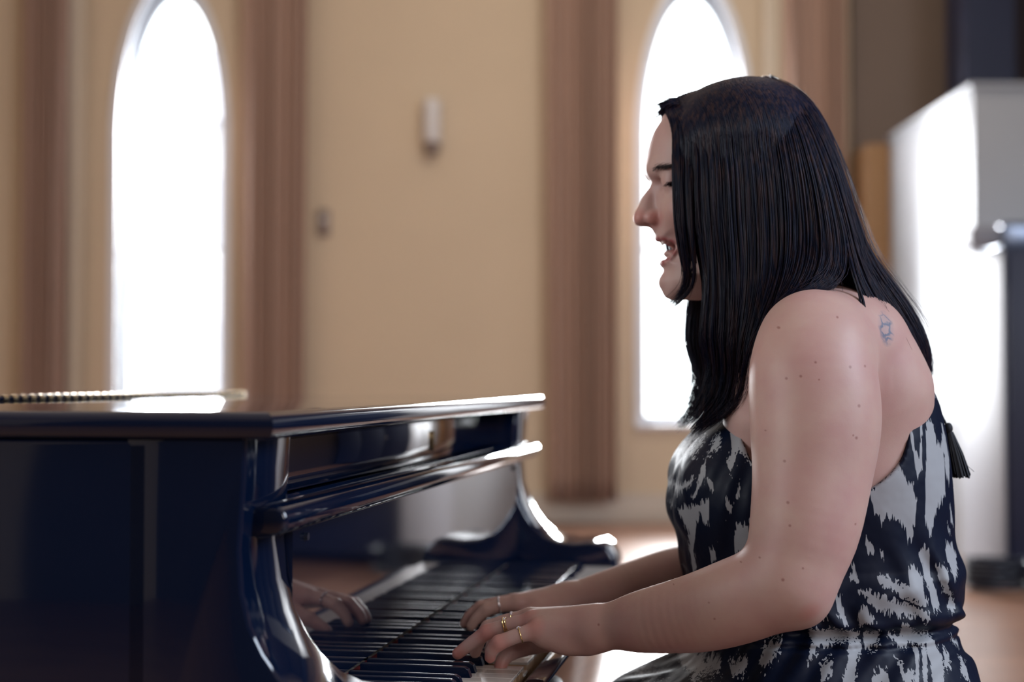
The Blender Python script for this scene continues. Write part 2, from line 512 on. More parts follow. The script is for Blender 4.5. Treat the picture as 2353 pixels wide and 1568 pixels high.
# tall dark equipment cabinet with a pale side, a case on top and a coiled cable
CX, CY = 2.57, 7.45
cb = empty('equipment_cabinet', (CX, CY, 0))
tag(cb, 'tall dark cabinet with pale metal side standing before the white closet', 'cabinet')
H = 1.76
MB().box(0.012, 2.20, 0.012, 0.68, 0.06, H, 0.006).build('body', M['dark_cabinet'], cb)
MB().box(0.0, 0.012, 0.0, 0.70, 0.06, H - 0.02, 0.003).build('side_panel', M['grey_metal'], cb)['label'] = 'pale grey metal side panel'
for k in range(3):
    MB().box(0.03 + 0.72 * k, 0.735 + 0.72 * k, -0.012, 0.011, 0.10, H - 0.03, 0.004).build('door', M['dark_cabinet'], cb)
hd = MB().cyl((0.70, -0.04, 0.9), (0.70, -0.04, 1.1), 0.008).cyl((0.70, -0.04, 0.92), (0.70, -0.012, 0.92), 0.006).cyl((0.70, -0.04, 1.08), (0.70, -0.012, 1.08), 0.006)
hd.build('handle', M['silver'], cb)
for dx, dy in ((0.06, 0.06), (2.12, 0.06), (0.06, 0.62), (2.12, 0.62)):
    MB().cyl((dx, dy, 0.0), (dx, dy, 0.06), 0.03).build('foot', M['rubber'], cb)
ca = empty('equipment_case', (CX - 0.02, CY + 0.1, H))
tag(ca, 'blue grey case with pale rounded end lying on the dark cabinet', 'case')
MB().box(0.06, 0.72, 0, 0.36, 0, 0.15, 0.03, 4).build('shell', M['blue_metal'], ca)
MB().box(-0.10, 0.07, 0.02, 0.34, 0.02, 0.13, 0.03, 4).build('end_cap', M['grey_metal'], ca)['label'] = 'pale rounded end cap'
MB().tube([(0.25, -0.005, 0.08), (0.26, -0.04, 0.09), (0.36, -0.04, 0.09), (0.37, -0.005, 0.08)], 0.008).build('handle', M['rubber'], ca)
b = MB()
pts = []
for i in range(150):
    a = i / 150 * 2 * PI * 6
    rr = 0.15 + 0.02 * math.sin(i * 0.37)
    pts.append((CX - 0.12 + rr * math.cos(a), CY - 0.02 - 0.2 + rr * math.sin(a), 0.014 + 0.15 * i / 150))
b.tube(pts, 0.013, 8)
tag(b.build('cable_coil', M['rubber']), 'coil of dark cable lying on the floor at the dark cabinet foot', 'cable')
bx = empty('foot_switch_box', (CX - 0.33, CY + 0.3, 0))
tag(bx, 'small pale box on the floor by the coiled cable', 'box')
MB().box(-0.10, 0.10, -0.08, 0.08, 0, 0.17, 0.01).build('box_body', M['grey_metal'], bx)
MB().cyl((0, 0, 0.17), (0, 0, 0.19), 0.03).build('knob', M['rubber'], bx)

# ------------------------------------------------------------------ the piano (local x = towards the pianist, y = along the keys, z = up)
TH = math.radians(10.7)
KT = 0.72
piano = empty('grand_piano', (0.0074, 1.668, 0), -TH)
tag(piano, 'glossy black grand piano with closed lid and open keyboard, played by the singing woman', 'piano')
U0, U1 = -0.27, 0.96            # keyboard ends
E0, E1 = -0.40, 1.09            # case ends
FB = -0.180                     # fallboard face
arm = [(-0.30, 1.008), (-0.181, 1.008), (-0.183, 0.96), (-0.187, 0.905), (-0.184, 0.865), (-0.176, 0.835), (-0.163, 0.810), (-0.148, 0.790),
       (-0.128, 0.773), (-0.105, 0.764), (-0.075, 0.761), (-0.045, 0.764), (-0.025, 0.762), (-0.010, 0.751), (-0.001, 0.735), (0.003, 0.715), (0.003, 0.60), (-0.30, 0.60)]
for (a, c) in ((E0, U0 - 0.004), (U1 + 0.004, E1)):
    b = MB(); b.prism(arm, 'y', a, c, 0.006, 3); b.build('arm', M['piano'], piano, angle=30)
# curved case behind the arms
def case_outline(g=0.0):
    L = [(-0.28, E0 + g), (-0.28, E1 - g)]
    for t in np.linspace(0, 1, 16):
        L.append((-0.75 - 1.05 * t + g * 0.5, (E1 - g) - 0.62 * (0.5 - 0.5 * math.cos(PI * min(1, t * 1.05)))))
    for t in np.linspace(0.1, 1, 8):
        a = t * PI / 2
        L.append((-1.80 - 0.10 * math.sin(a) + g, 0.47 - g - 0.35 * (1 - math.cos(a)) * 1.0))
    L += [(-1.90 + g, E0 + 0.20), (-1.86 + g, E0 + 0.05 + g), (-1.78 + g, E0 + g)]
    return L
b = MB(); b.prism(case_outline(), 'z', 0.62, 1.006, 0.006); b.build('rim', M['piano'], piano, angle=30)
# lid: front flap and main lid with the long hinge between
b = MB(); b.prism([(-0.150, E0 - 0.012), (-0.150, E1 + 0.012), (-0.758, E1 + 0.012), (-0.758, E0 - 0.012)], 'z', 1.006, 1.032, 0.0125, 6)
b.build('lid_flap', M['piano'], piano, angle=30)
L = [(p[0] - 0.004, p[1]) for p in case_outline(-0.014)]
L = [(-0.766, E0 - 0.012), (-0.766, E1 + 0.012)] + [p for p in L[3:]]
b = MB(); b.prism(L, 'z', 1.008, 1.033, 0.008, 3); b.build('lid', M['piano'], piano, angle=30)
b = MB()
n = 60
for i in range(n):
    a = E0 + (E1 - E0) * i / n
    c = a + (E1 - E0) / n * 0.48
    b.cyl((-0.762, a, 1.036), (-0.762, c, 1.036), 0.0052, n=10)
b.build('hinge', M['brass'], piano)['label'] = 'brass knuckles of the long lid hinge'
b = MB(); b.cyl((-0.762, E0, 1.036), (-0.762, E1, 1.036), 0.0042, n=10); b.build('hinge_pin', M['piano'], piano)
# front board under the lid, ledge, fallboard lip and fallboard
MB().box(-0.30, -0.214, U0 - 0.003, U1 + 0.003, 0.942, 1.007, 0.003).build('front_board', M['boosted_lacquer'], piano)
MB().box(-0.2142, -0.2105, 0.440, 0.446, 0.955, 0.985, 0.001).build('latch', M['brass'], piano)
b = MB()
b.prism([(-0.214, 0.941), (-0.214, 0.925), (-0.196, 0.925), (-0.196, 0.936), (-0.206, 0.936), (-0.206, 0.941)], 'y', U0 - 0.003, U1 + 0.003, 0)
b.build('ledge', M['piano'], piano)
lip = []
for k in range(13):
    a = PI / 2 - PI * k / 12
    lip.append((-0.166 + 0.0145 * math.cos(a), 0.929 + 0.0145 * math.sin(a)))
lip += [(-0.181, 0.912), (-0.192, 0.914), (-0.198, 0.925), (-0.192, 0.938), (-0.181, 0.9425)]
b = MB(); b.prism(lip, 'y', U0 - 0.10, U1 + 0.095, 0.006, 3); b.build('fallboard_lip', M['piano'], piano, angle=40)
b = MB()
fb = [(-0.21, 0.924), (FB, 0.912), (FB, 0.7335), (-0.21, 0.7335)]
b.prism(fb, 'y', U0 - 0.003, U1 + 0.003, 0); b.build('fallboard', M['boosted_lacquer'], piano, angle=25)
for u in (U0 - 0.001, U1 + 0.001):
    for z in (0.90,):
        MB().cyl((-0.1805, u + (0.035 if u < 0 else -0.035), z), (-0.176, u + (0.035 if u < 0 else -0.035), z), 0.004).build('bumper', M['rubber'], piano)
b = MB(); b.box(FB - 0.012, FB + 0.0015, U0, U1, 0.7195, 0.7225, 0.0005); b.build('felt_strip', M['felt'], piano)['label'] = 'red felt strip behind the keys'
# keybed, key slip, cheek blocks
MB().box(-0.29, 0.0, U0 - 0.003, U1 + 0.003, 0.61, 0.685, 0.002).build('keybed', M['piano'], piano)
MB().box(0.006, 0.034, U0 - 0.003, U1 + 0.003, 0.60, 0.712, 0.005, 3).build('key_slip', M['piano'], piano)
for (ux, uy, h) in ((-0.12, E0 + 0.12, 0), (-0.12, E1 - 0.12, 0), (-1.65, 0.05, 0)):
    b = MB(); b.prism([(-0.055, -0.055), (0.055, -0.055), (0.055, 0.055), (-0.055, 0.055)], 'z', 0.10, 0.615, 0.006)
    for v in b.bm.verts:
        k = 0.6 + 0.4 * (v.co.z - 0.1) / 0.515
        v.co.x = v.co.x * k + ux; v.co.y = v.co.y * k + uy
    lg = b.build('leg', M['piano'], piano)
    MB().cyl((ux - 0.012, uy, 0.03), (ux + 0.012, uy, 0.03), 0.03).cyl((ux, uy, 0.05), (ux, uy, 0.10), 0.012).build('caster', M['brass'], lg)
b = MB().box(-0.52, -0.48, 0.26, 0.42, 0.12, 0.62, 0.006).box(-0.56, -0.42, 0.22, 0.46, 0.06, 0.14, 0.01)
ly = b.build('pedal_lyre', M['piano'], piano)
for k in range(3):
    MB().box(-0.42, -0.28, 0.262 + 0.07 * k, 0.288 + 0.07 * k, 0.05, 0.062, 0.005).build('pedal', M['brass'], ly)
# keys
PW = (U1 - U0) / 52
def kxy(px, py, z):            # where the ray of that picture point meets the level z, in piano coordinates
    a = (px - 1176.5) / F; bb = -(py - 784.0) / F
    Y = CP - bb * SP; Z = SP + bb * CP
    s = (z - CAM.z) / Z
    X, Yw = a * s - 0.0074, Y * s - 1.668
    return (X * math.cos(TH) - Yw * math.sin(TH), X * math.sin(TH) + Yw * math.cos(TH))
press_u = kxy(1148, 1547, KT - 0.009)[1]
def white_key_mesh():
    b = MB(); b.box(-0.20, 0.0, 0.0005, PW - 0.0005, -0.0035, 0.0, 0.0008, 2)
    me = bpy.data.meshes.new('white_key_top'); b.bm.to_mesh(me); b.bm.free(); return me
def key_body_mesh():
    b = MB(); b.box(-0.20, -0.0015, 0.001, PW - 0.001, -0.024, -0.0035, 0.0005, 1)
    me = bpy.data.meshes.new('key_stick'); b.bm.to_mesh(me); b.bm.free(); return me
wk, ks = white_key_mesh(), key_body_mesh()
wk.materials.append(M['ivory']); ks.materials.append(M['wood_side'])
bkm = MB()
# one black key: tapered block with sloping nose
nb = [(-0.1795, 0, 0.0058, -0.004), (-0.1795, 0, 0.0046, 0.0115), (-0.056, 0, 0.0044, 0.0115), (-0.0515, 0, 0.0046, 0.009), (-0.047, 0, 0.0056, -0.004)]
ringL = [bkm.bm.verts.new((x, -hw, z)) for x, _, hw, z in nb]
ringR = [bkm.bm.verts.new((x, hw, z)) for x, _, hw, z in nb]
bkm.bm.faces.new(ringL); bkm.bm.faces.new(ringR[::-1])
for i in range(5):
    j = (i + 1) % 5
    bkm.bm.faces.new((ringL[i], ringR[i], ringR[j], ringL[j]))
bmesh.ops.recalc_face_normals(bkm.bm, faces=bkm.bm.faces[:])
bmesh.ops.bevel(bkm.bm, geom=[e for e in bkm.bm.edges if min(v.co.z for v in e.verts) > 0], offset=0.0009, segments=3, affect='EDGES', profile=0.5)
bkme = bpy.data.meshes.new('black_key')
for f in bkm.bm.faces: f.smooth = True
bkm.bm.to_mesh(bkme); bkm.bm.free(); bkme.materials.append(M['ebony'])
bkme.set_sharp_from_angle(angle=math.radians(50))
names = 'ABCDEFG'
for i in range(52):
    u = U0 + PW * i
    pressed = u <= press_u < u + PW
    o = bpy.data.objects.new('white_key', wk); COL.objects.link(o); o.parent = piano
    o.location = (0, u, KT - (0.009 if pressed else 0))
    k = bpy.data.objects.new('key_stick', ks); COL.objects.link(k); k.parent = o
    if names[i % 7] in 'ACDFG' and i < 51:
        off = {'A': 0.0, 'C': -0.0018, 'D': 0.0018, 'F': -0.0025, 'G': 0.0}[names[i % 7]]
        kb = bpy.data.objects.new('black_key', bkme); COL.objects.link(kb); kb.parent = piano
        kb.location = (0, u + PW + off, KT + 0.0005)

# ------------------------------------------------------------------ bench
bn = empty('piano_bench', (0.50, 1.80, 0), -TH * 0.3)
tag(bn, 'black padded piano bench under the seated woman', 'bench')
MB().box(-0.19, 0.19, -0.38, 0.38, 0.41, 0.468, 0.02, 4).build('seat', M['leather'], bn)
MB().box(-0.18, 0.18, -0.37, 0.37, 0.35, 0.41, 0.004).build('seat_frame', M['piano'], bn)
for sx_ in (-1, 1):
    for sy_ in (-1, 1):
        b = MB(); b.cyl((sx_ * 0.15, sy_ * 0.33, 0), (sx_ * 0.15, sy_ * 0.33, 0.35), 0.018, 0.028, 4); b.build('leg', M['piano'], bn)
# ------------------------------------------------------------------ the pianist: one continuous body grown from a distance field
def lattice(parts):
    """Coordinates with a spacing that changes: parts = [(start, end, step), ...]."""
    out = []
    for a, b, s in parts:
        n = max(1, int(round((b - a) / s)))
        out.append(np.linspace(a, b, n, endpoint=False))
    out.append(np.array([parts[-1][1]]))
    return np.concatenate(out).astype(np.float32)

class Field:
    def __init__(self, xs, ys, zs):
        self.x, self.y, self.z = xs, ys, zs
        self.f = np.full((len(xs), len(ys), len(zs)), 0.06, dtype=np.float32)
    def box(self, lo, hi, pad):
        sl = []
        for g, a, b in zip((self.x, self.y, self.z), lo, hi):
            i = int(np.searchsorted(g, a - pad)); j = int(np.searchsorted(g, b + pad))
            sl.append(slice(max(0, i - 1), min(len(g), j + 1)))
        return tuple(sl)
    def grid(self, s):
        return (self.x[s[0]][:, None, None], self.y[s[1]][None, :, None], self.z[s[2]][None, None, :])
    def add(self, s, d, k):
        a = self.f[s]
        if k > 0:
            h = np.maximum(k - np.abs(a - d), 0) / k
            self.f[s] = np.minimum(a, d) - h * h * k * 0.25
        else:
            self.f[s] = np.minimum(a, d)
    def cut(self, s, d, k):
        a = self.f[s]; d = -d
        if k > 0:
            h = np.maximum(k - np.abs(a - d), 0) / k
            self.f[s] = np.maximum(a, d) + h * h * k * 0.25
        else:
            self.f[s] = np.maximum(a, d)
    def cone(self, a, b, r0, r1, k=0.01, cut=False, sq=1.0):
        """Rounded cone; sq < 1 flattens it vertically."""
        a = np.array(a, dtype=np.float32); b = np.array(b, dtype=np.float32)
        R = max(r0, r1)
        s = self.box(np.minimum(a, b) - R, np.maximum(a, b) + R, k + 0.008)
        X, Y, Z = self.grid(s)
        ab = b - a
        L = float(ab @ ab) + 1e-12
        t = np.clip(((X - a[0]) * ab[0] + (Y - a[1]) * ab[1] + (Z - a[2]) * ab[2]) / L, 0, 1)
        dz = (Z - (a[2] + t * ab[2])) / sq
        d = np.sqrt((X - (a[0] + t * ab[0])) ** 2 + (Y - (a[1] + t * ab[1])) ** 2 + dz * dz) - (r0 + (r1 - r0) * t)
        if sq != 1: d = d * min(1, sq)
        (self.cut if cut else self.add)(s, d.astype(np.float32), k)
    def chain(self, pts, k=0.01, sub=6):
        """A limb: cones along a smooth curve through pts (x, y, z, radius), joined as one piece."""
        P = np.array(pts, dtype=np.float64)
        n = len(P)
        if n > 2:
            out = []
            for i in range(n - 1):
                p0, p1, p2, p3 = P[max(i - 1, 0)], P[i], P[i + 1], P[min(i + 2, n - 1)]
                for t in np.arange(sub) / sub:
                    out.append(0.5 * ((2 * p1) + (-p0 + p2) * t + (2 * p0 - 5 * p1 + 4 * p2 - p3) * t * t + (-p0 + 3 * p1 - 3 * p2 + p3) * t ** 3))
            out.append(P[-1]); P = np.array(out)
        R = P[:, 3].max()
        s = self.box(P[:, :3].min(0) - R, P[:, :3].max(0) + R, k + 0.008)
        X, Y, Z = self.grid(s)
        D_ = None
        for a, b in zip(P[:-1], P[1:]):
            ab = (b - a).astype(np.float32); a = a.astype(np.float32)
            L = float(ab[:3] @ ab[:3]) + 1e-12
            t = np.clip(((X - a[0]) * ab[0] + (Y - a[1]) * ab[1] + (Z - a[2]) * ab[2]) / L, 0, 1)
            d = np.sqrt((X - (a[0] + t * ab[0])) ** 2 + (Y - (a[1] + t * ab[1])) ** 2 + (Z - (a[2] + t * ab[2])) ** 2) - (a[3] + ab[3] * t)
            D_ = d if D_ is None else np.minimum(D_, d)
        self.add(s, D_.astype(np.float32), k)
    def ell(self, c, r, k=0.01, cut=False, rot=0.0, axis='y'):
        R = max(r)
        s = self.box(np.array(c) - R, np.array(c) + R, k + 0.008)
        X, Y, Z = self.grid(s)
        X, Y, Z = X - c[0], Y - c[1], Z - c[2]
        if rot:
            ca, sa = math.cos(rot), math.sin(rot)
            if axis == 'y': X, Z = X * ca + Z * sa, -X * sa + Z * ca
            elif axis == 'z': X, Y = X * ca + Y * sa, -X * sa + Y * ca
            else: Y, Z = Y * ca + Z * sa, -Y * sa + Z * ca
        k0 = np.sqrt((X / r[0]) ** 2 + (Y / r[1]) ** 2 + (Z / r[2]) ** 2)
        k1 = np.sqrt((X / r[0] ** 2) ** 2 + (Y / r[1] ** 2) ** 2 + (Z / r[2] ** 2) ** 2) + 1e-6
        d = (k0 * (k0 - 1) / k1).astype(np.float32)
        (self.cut if cut else self.add)(s, d, k)
    def slab(self, poly, yc, T, R, k=0.01, cut=False, inset=0.0, warp=None):
        """Inflated outline: poly in (x, z), half thickness T (number or function of x, z) across y, edge rounding R."""
        P = np.array(poly, dtype=np.float32)
        lo = np.array([P[:, 0].min(), yc - 0.25, P[:, 1].min()])
        hi = np.array([P[:, 0].max(), yc + 0.25, P[:, 1].max()])
        s = self.box(lo, hi, k + 0.008)
        X, Y, Z = self.grid(s)
        d2 = sd_poly(X[:, 0, 0][:, None], Z[0, 0, :][None, :], P) + inset
        Tv = T(X[:, 0, 0][:, None], Z[0, 0, :][None, :]) if callable(T) else np.full_like(d2, T)
        Rv = np.minimum(R(X[:, 0, 0][:, None], Z[0, 0, :][None, :]) if callable(R) else np.full_like(d2, R), Tv)
        qx = (d2 + Rv)[:, None, :]
        qy = np.abs(Y - yc) - (Tv - Rv)[:, None, :]
        d = np.minimum(np.maximum(qx, qy), 0) + np.sqrt(np.maximum(qx, 0) ** 2 + np.maximum(qy, 0) ** 2) - Rv[:, None, :]
        if warp is not None: d = d + warp(X, Y, Z)
        (self.cut if cut else self.add)(s, d.astype(np.float32), k)
    def mesh(self, name, relax=2):
        f = self.f
        ins = f < 0
        nx, ny, nz = f.shape
        cnt = np.zeros((nx - 1, ny - 1, nz - 1), dtype=np.uint8)
        for i in (0, 1):
            for j in (0, 1):
                for k in (0, 1):
                    cnt += ins[i:nx - 1 + i, j:ny - 1 + j, k:nz - 1 + k]
        act = (cnt > 0) & (cnt < 8)
        idx = np.argwhere(act)
        num = np.full(act.shape, -1, dtype=np.int32)
        num[idx[:, 0], idx[:, 1], idx[:, 2]] = np.arange(len(idx))
        acc = np.zeros((len(idx), 3), dtype=np.float64); wn_ = np.zeros(len(idx))
        cor = {}
        for i in (0, 1):
            for j in (0, 1):
                for k in (0, 1):
                    cor[(i, j, k)] = f[idx[:, 0] + i, idx[:, 1] + j, idx[:, 2] + k]
        for a in cor:
            for ax in range(3):
                if a[ax] == 1: continue
                b = list(a); b[ax] = 1; b = tuple(b)
                fa, fb_ = cor[a], cor[b]
                cr = (fa < 0) != (fb_ < 0)
                t = np.where(cr, fa / np.where(cr, fa - fb_, 1), 0)
                p = np.tile(np.array(a, dtype=np.float64), (len(idx), 1)); p[:, ax] = t
                acc += p * cr[:, None]; wn_ += cr
        loc = acc / np.maximum(wn_, 1)[:, None]
        V = np.empty((len(idx), 3))
        for ax, g in enumerate((self.x, self.y, self.z)):
            g = g.astype(np.float64)
            i0 = idx[:, ax]
            V[:, ax] = g[i0] + loc[:, ax] * (g[i0 + 1] - g[i0])
        Q = []
        for ax in range(3):
            n = [slice(0, nx), slice(0, ny), slice(0, nz)]
            a_ = [slice(1, -1)] * 3; b_ = [slice(1, -1)] * 3
            a_[ax] = slice(0, -1); b_[ax] = slice(1, None)
            A, B = ins[tuple(a_)], ins[tuple(b_)]
            e = np.argwhere(A != B)
            sgn = A[e[:, 0], e[:, 1], e[:, 2]]
            o = e + 1; o[:, ax] -= 1            # grid coordinates of the edge start
            u, v = [(1, 2), (2, 0), (0, 1)][ax]
            def cell(du, dv):
                q = o.copy(); q[:, u] -= du; q[:, v] -= dv
                return num[q[:, 0], q[:, 1], q[:, 2]]
            quad = np.stack([cell(1, 1), cell(0, 1), cell(0, 0), cell(1, 0)], 1)
            quad[~sgn] = quad[~sgn][:, ::-1]
            Q.append(quad)
        Q = np.concatenate(Q)
        for _ in range(relax):
            a = np.zeros_like(V); n_ = np.zeros(len(V))
            for i in range(4):
                e0, e1 = Q[:, i], Q[:, (i + 1) % 4]
                for d in range(3):
                    a[:, d] += np.bincount(e0, V[e1, d], len(V)) + np.bincount(e1, V[e0, d], len(V))
                n_ += np.bincount(e0, minlength=len(V)) + np.bincount(e1, minlength=len(V))
            V = V * 0.5 + 0.5 * a / np.maximum(n_, 1)[:, None]
        return V, Q

def sd_poly(X, Z, P):
    """Signed distance (negative inside) of the points X (n,1), Z (1,m) to the closed outline P."""
    X, Z = np.broadcast_arrays(X, Z)
    X = X.astype(np.float32); Z = Z.astype(np.float32)
    d = np.full(X.shape, 1e9, dtype=np.float32)
    ins = np.zeros(X.shape, dtype=bool)
    n = len(P)
    for i in range(n):
        a, b = P[i], P[(i + 1) % n]
        ex, ez = b[0] - a[0], b[1] - a[1]
        wx, wz = X - a[0], Z - a[1]
        t = np.clip((wx * ex + wz * ez) / (ex * ex + ez * ez + 1e-12), 0, 1)
        d = np.minimum(d, (wx - ex * t) ** 2 + (wz - ez * t) ** 2)
        c = ((a[1] > Z) != (b[1] > Z)) & (X < (b[0] - a[0]) * (Z - a[1]) / (b[1] - a[1] + 1e-12) + a[0])
        ins ^= c
    d = np.sqrt(d)
    return np.where(ins, -d, d)

def smooth_poly(pts, n=6):
    """Closed Catmull-Rom outline through pts."""
    P = np.array(pts, dtype=np.float64); m = len(P); out = []
    for i in range(m):
        p0, p1, p2, p3 = P[i - 1], P[i], P[(i + 1) % m], P[(i + 2) % m]
        for t in np.arange(n) / n:
            out.append(0.5 * ((2 * p1) + (-p0 + p2) * t + (2 * p0 - 5 * p1 + 4 * p2 - p3) * t * t + (-p0 + 3 * p1 - 3 * p2 + p3) * t ** 3))
    return np.array(out)

YM = 1.79                                        # the woman's middle plane
def outline(pts, d=YM, n=4):
    q = [at(p[0], p[1], d) for p in pts]
    return smooth_poly([(p[0], p[2]) for p in q], n) if n > 1 else [(p[0], p[2]) for p in q]
def A(px, py, d, r): return (*at(px, py, d), r)

DET = 1.0                                        # lattice coarseness factor
xs = lattice([(-0.20, -0.09, .004 * DET), (-0.09, 0.10, .0018 * DET), (0.10, 0.14, .003 * DET), (0.14, 0.24, .0018 * DET), (0.24, 0.66, .0034 * DET)])
ys = lattice([(1.42, 1.60, .0030 * DET), (1.60, 1.72, .0020 * DET), (1.72, 1.86, .0018 * DET), (1.86, 2.14, .0032 * DET)])
zs = lattice([(0.0, 0.64, .0060 * DET), (0.64, 0.70, .003 * DET), (0.70, 0.80, .0018 * DET), (0.80, 1.14, .0036 * DET), (1.14, 1.34, .0017 * DET), (1.34, 1.46, .003 * DET)])
B = Field(xs, ys, zs)

# torso (under the dress), shoulders, neck
torso = [(1700, 900), (1700, 960), (1655, 1000), (1604, 1045), (1575, 1085), (1562, 1125), (1560, 1160), (1566, 1200), (1580, 1260), (1605, 1340), (1640, 1430),
         (1660, 1500), (1690, 1560), (1720, 1700), (2150, 1880), (2200, 1700), (2220, 1560), (2170, 1440), (2178, 1340), (2170, 1200), (2160, 1050), (2135, 950), (2095, 870), (2040, 790), (1960, 730), (1850, 745), (1760, 820)]
def Tt(X, Z):
    z = [0.45, 0.62, 0.70, 0.76, 0.84, 0.95, 1.03, 1.08, 1.12]
    t = [0.185, 0.190, 0.180, 0.150, 0.150, 0.155, 0.150, 0.13, 0.10]
    return np.interp(Z + X * 0, z, t).astype(np.float32)
torso = [(q[0] - max(0, q[0] - 1900) * 0.095, q[1]) for q in torso]
B.slab(outline(torso), YM, Tt, 0.13, 0.02)
for side in (-1, 1):
    y = YM + side * 0.075
    B.ell((at(1700, 1120, YM)[0], YM + side * 0.058, at(1700, 1120, YM)[2]), (0.055, 0.058, 0.062), 0.03)
# near arm
nearS = A(1862, 790, 1.62, .0555)
near_arm = [nearS, A(1866, 860, 1.600, .0700), A(1873, 965, 1.588, .0722), A(1866, 1085, 1.575, .0655), A(1847, 1220, 1.560, .0590), A(1812, 1335, 1.552, .0490)]
B.chain(near_arm, 0.012)
B.chain([A(1812, 1335, 1.552, .0480), A(1700, 1379, 1.575, .0475), A(1600, 1409, 1.598, .0435), A(1484, 1428, 1.622, .0355), A(1425, 1436, 1.636, .0285), A(1368, 1445, 1.647, .0240)], 0.014)
B.cone(at(1846, 1386, 1.55), at(1800, 1360, 1.553), .019, .03, 0.02)
# near shoulder into chest, back and neck
B.cone(at(1880, 795, 1.62), at(1960, 800, 1.70), .054, .060, 0.03)
B.cone(at(1960, 800, 1.69), at(1985, 900, 1.71), .060, .075, 0.03)
B.cone(at(1985, 900, 1.71), at(1975, 1020, 1.71), .072, .065, 0.03)
B.cone(at(1880, 800, 1.64), at(1780, 850, 1.72), .050, .055, 0.03)
B.cone(at(1790, 860, 1.70), at(1770, 960, 1.71), .050, .055, 0.03)
B.cone(at(1905, 770, 1.68), at(1840, 700, YM), .048, .050, 0.03)
# far arm
B.chain([A(1862, 790, 1.96, .0555), A(1866, 860, 1.98, .0680), A(1860, 980, 1.99, .068), A(1840, 1120, 1.99, .062), A(1790, 1280, 1.985, .050), A(1740, 1330, 1.98, .048)], 0.012)
B.chain([A(1740, 1325, 1.98, .047), A(1650, 1318, 1.955, .046), A(1560, 1330, 1.935, .043), A(1480, 1346, 1.92, .037), A(1400, 1364, 1.90, .031), A(1310, 1384, 1.888, .0235)], 0.014)
B.cone(at(1880, 795, 1.96), at(1960, 800, 1.88), .054, .060, 0.03)
B.cone(at(1960, 800, 1.89), at(1985, 960, 1.87), .060, .070, 0.03)
B.cone(at(1880, 800, 1.94), at(1780, 880, 1.86), .050, .055, 0.03)
B.cone(at(1905, 770, 1.90), at(1840, 700, YM), .048, .050, 0.03)
# legs, bent over the bench, feet on the floor
hipz = 0.575
for side, kx, fx in ((-1, 0.135, 0.13), (1, 0.12, 0.06)):
    y = YM + side * 0.10
    B.chain([(0.47, y, hipz, .095), (0.32, y + side * .01, hipz, .085), (kx, y + side * .03, 0.535, .062)], 0.03)
    B.chain([(kx, y + side * .03, 0.53, .060), (kx + .01, y + side * .03, 0.42, .056), (fx + .02, y + side * .03, 0.22, .044), (fx, y + side * .03, 0.09, .034)], 0.02)
    B.chain([(fx + .01, y + side * .03, 0.045, .034), (fx - .07, y + side * .035, 0.032, .030), (fx - .15, y + side * .04, 0.022, .020)], 0.02)
# neck
B.cone(at(1800, 760, YM), at(1740, 620, YM), .060, .056, 0.03)
B.cone(at(1740, 800, YM), at(1700, 660, YM), .040, .042, 0.03)

# head: skull and face grown from the profile
B.ell(at(1702, 385, YM), (0.104, 0.074, 0.104), 0.01)
B.ell(at(1770, 440, YM), (0.075, 0.066, 0.085), 0.03)
prof = [(1530, 262), (1521, 278), (1503, 304), (1492, 339), (1486, 369), (1485, 389), (1489, 397), (1495, 404), (1501, 416), (1502, 430), (1503, 450), (1503, 475), (1504, 500), (1504, 515),
        (1505, 530), (1506, 540), (1508, 549), (1514, 556), (1528, 562), (1534, 575), (1534, 588), (1526, 595), (1519, 604), (1520, 611), (1524, 616), (1527, 627), (1527, 637), (1526, 647), (1528, 658),
        (1535, 671), (1547, 679), (1563, 683), (1590, 687), (1620, 684), (1680, 640), (1740, 560), (1760, 400), (1700, 260), (1600, 230)]
zf = [at(0, p, YM)[2] for p in (700, 665, 620, 560, 480, 400, 330, 260)]
def Tfront(X, Z): return np.interp(Z + X * 0, zf, [0.020, 0.024, 0.030, 0.034, 0.034, 0.045, 0.050, 0.045]).astype(np.float32)
B.slab(outline(prof, n=3), YM, Tfront, Tfront, 0.004)
def Tmask(X, Z): return np.interp(Z + X * 0, zf, [0.026, 0.036, 0.048, 0.058, 0.066, 0.068, 0.070, 0.066]).astype(np.float32)
mask = [(1545, 262), (1520, 300), (1505, 340), (1500, 390), (1516, 405), (1531, 425), (1534, 450), (1533, 480), (1538, 520), (1549, 550), (1560, 575), (1556, 600), (1545, 630), (1543, 655), (1553, 672),
        (1580, 683), (1640, 672), (1700, 620), (1745, 540), (1765, 400), (1700, 270), (1600, 240)]
B.slab(outline(mask, n=3), YM, Tmask, Tmask, 0.012)
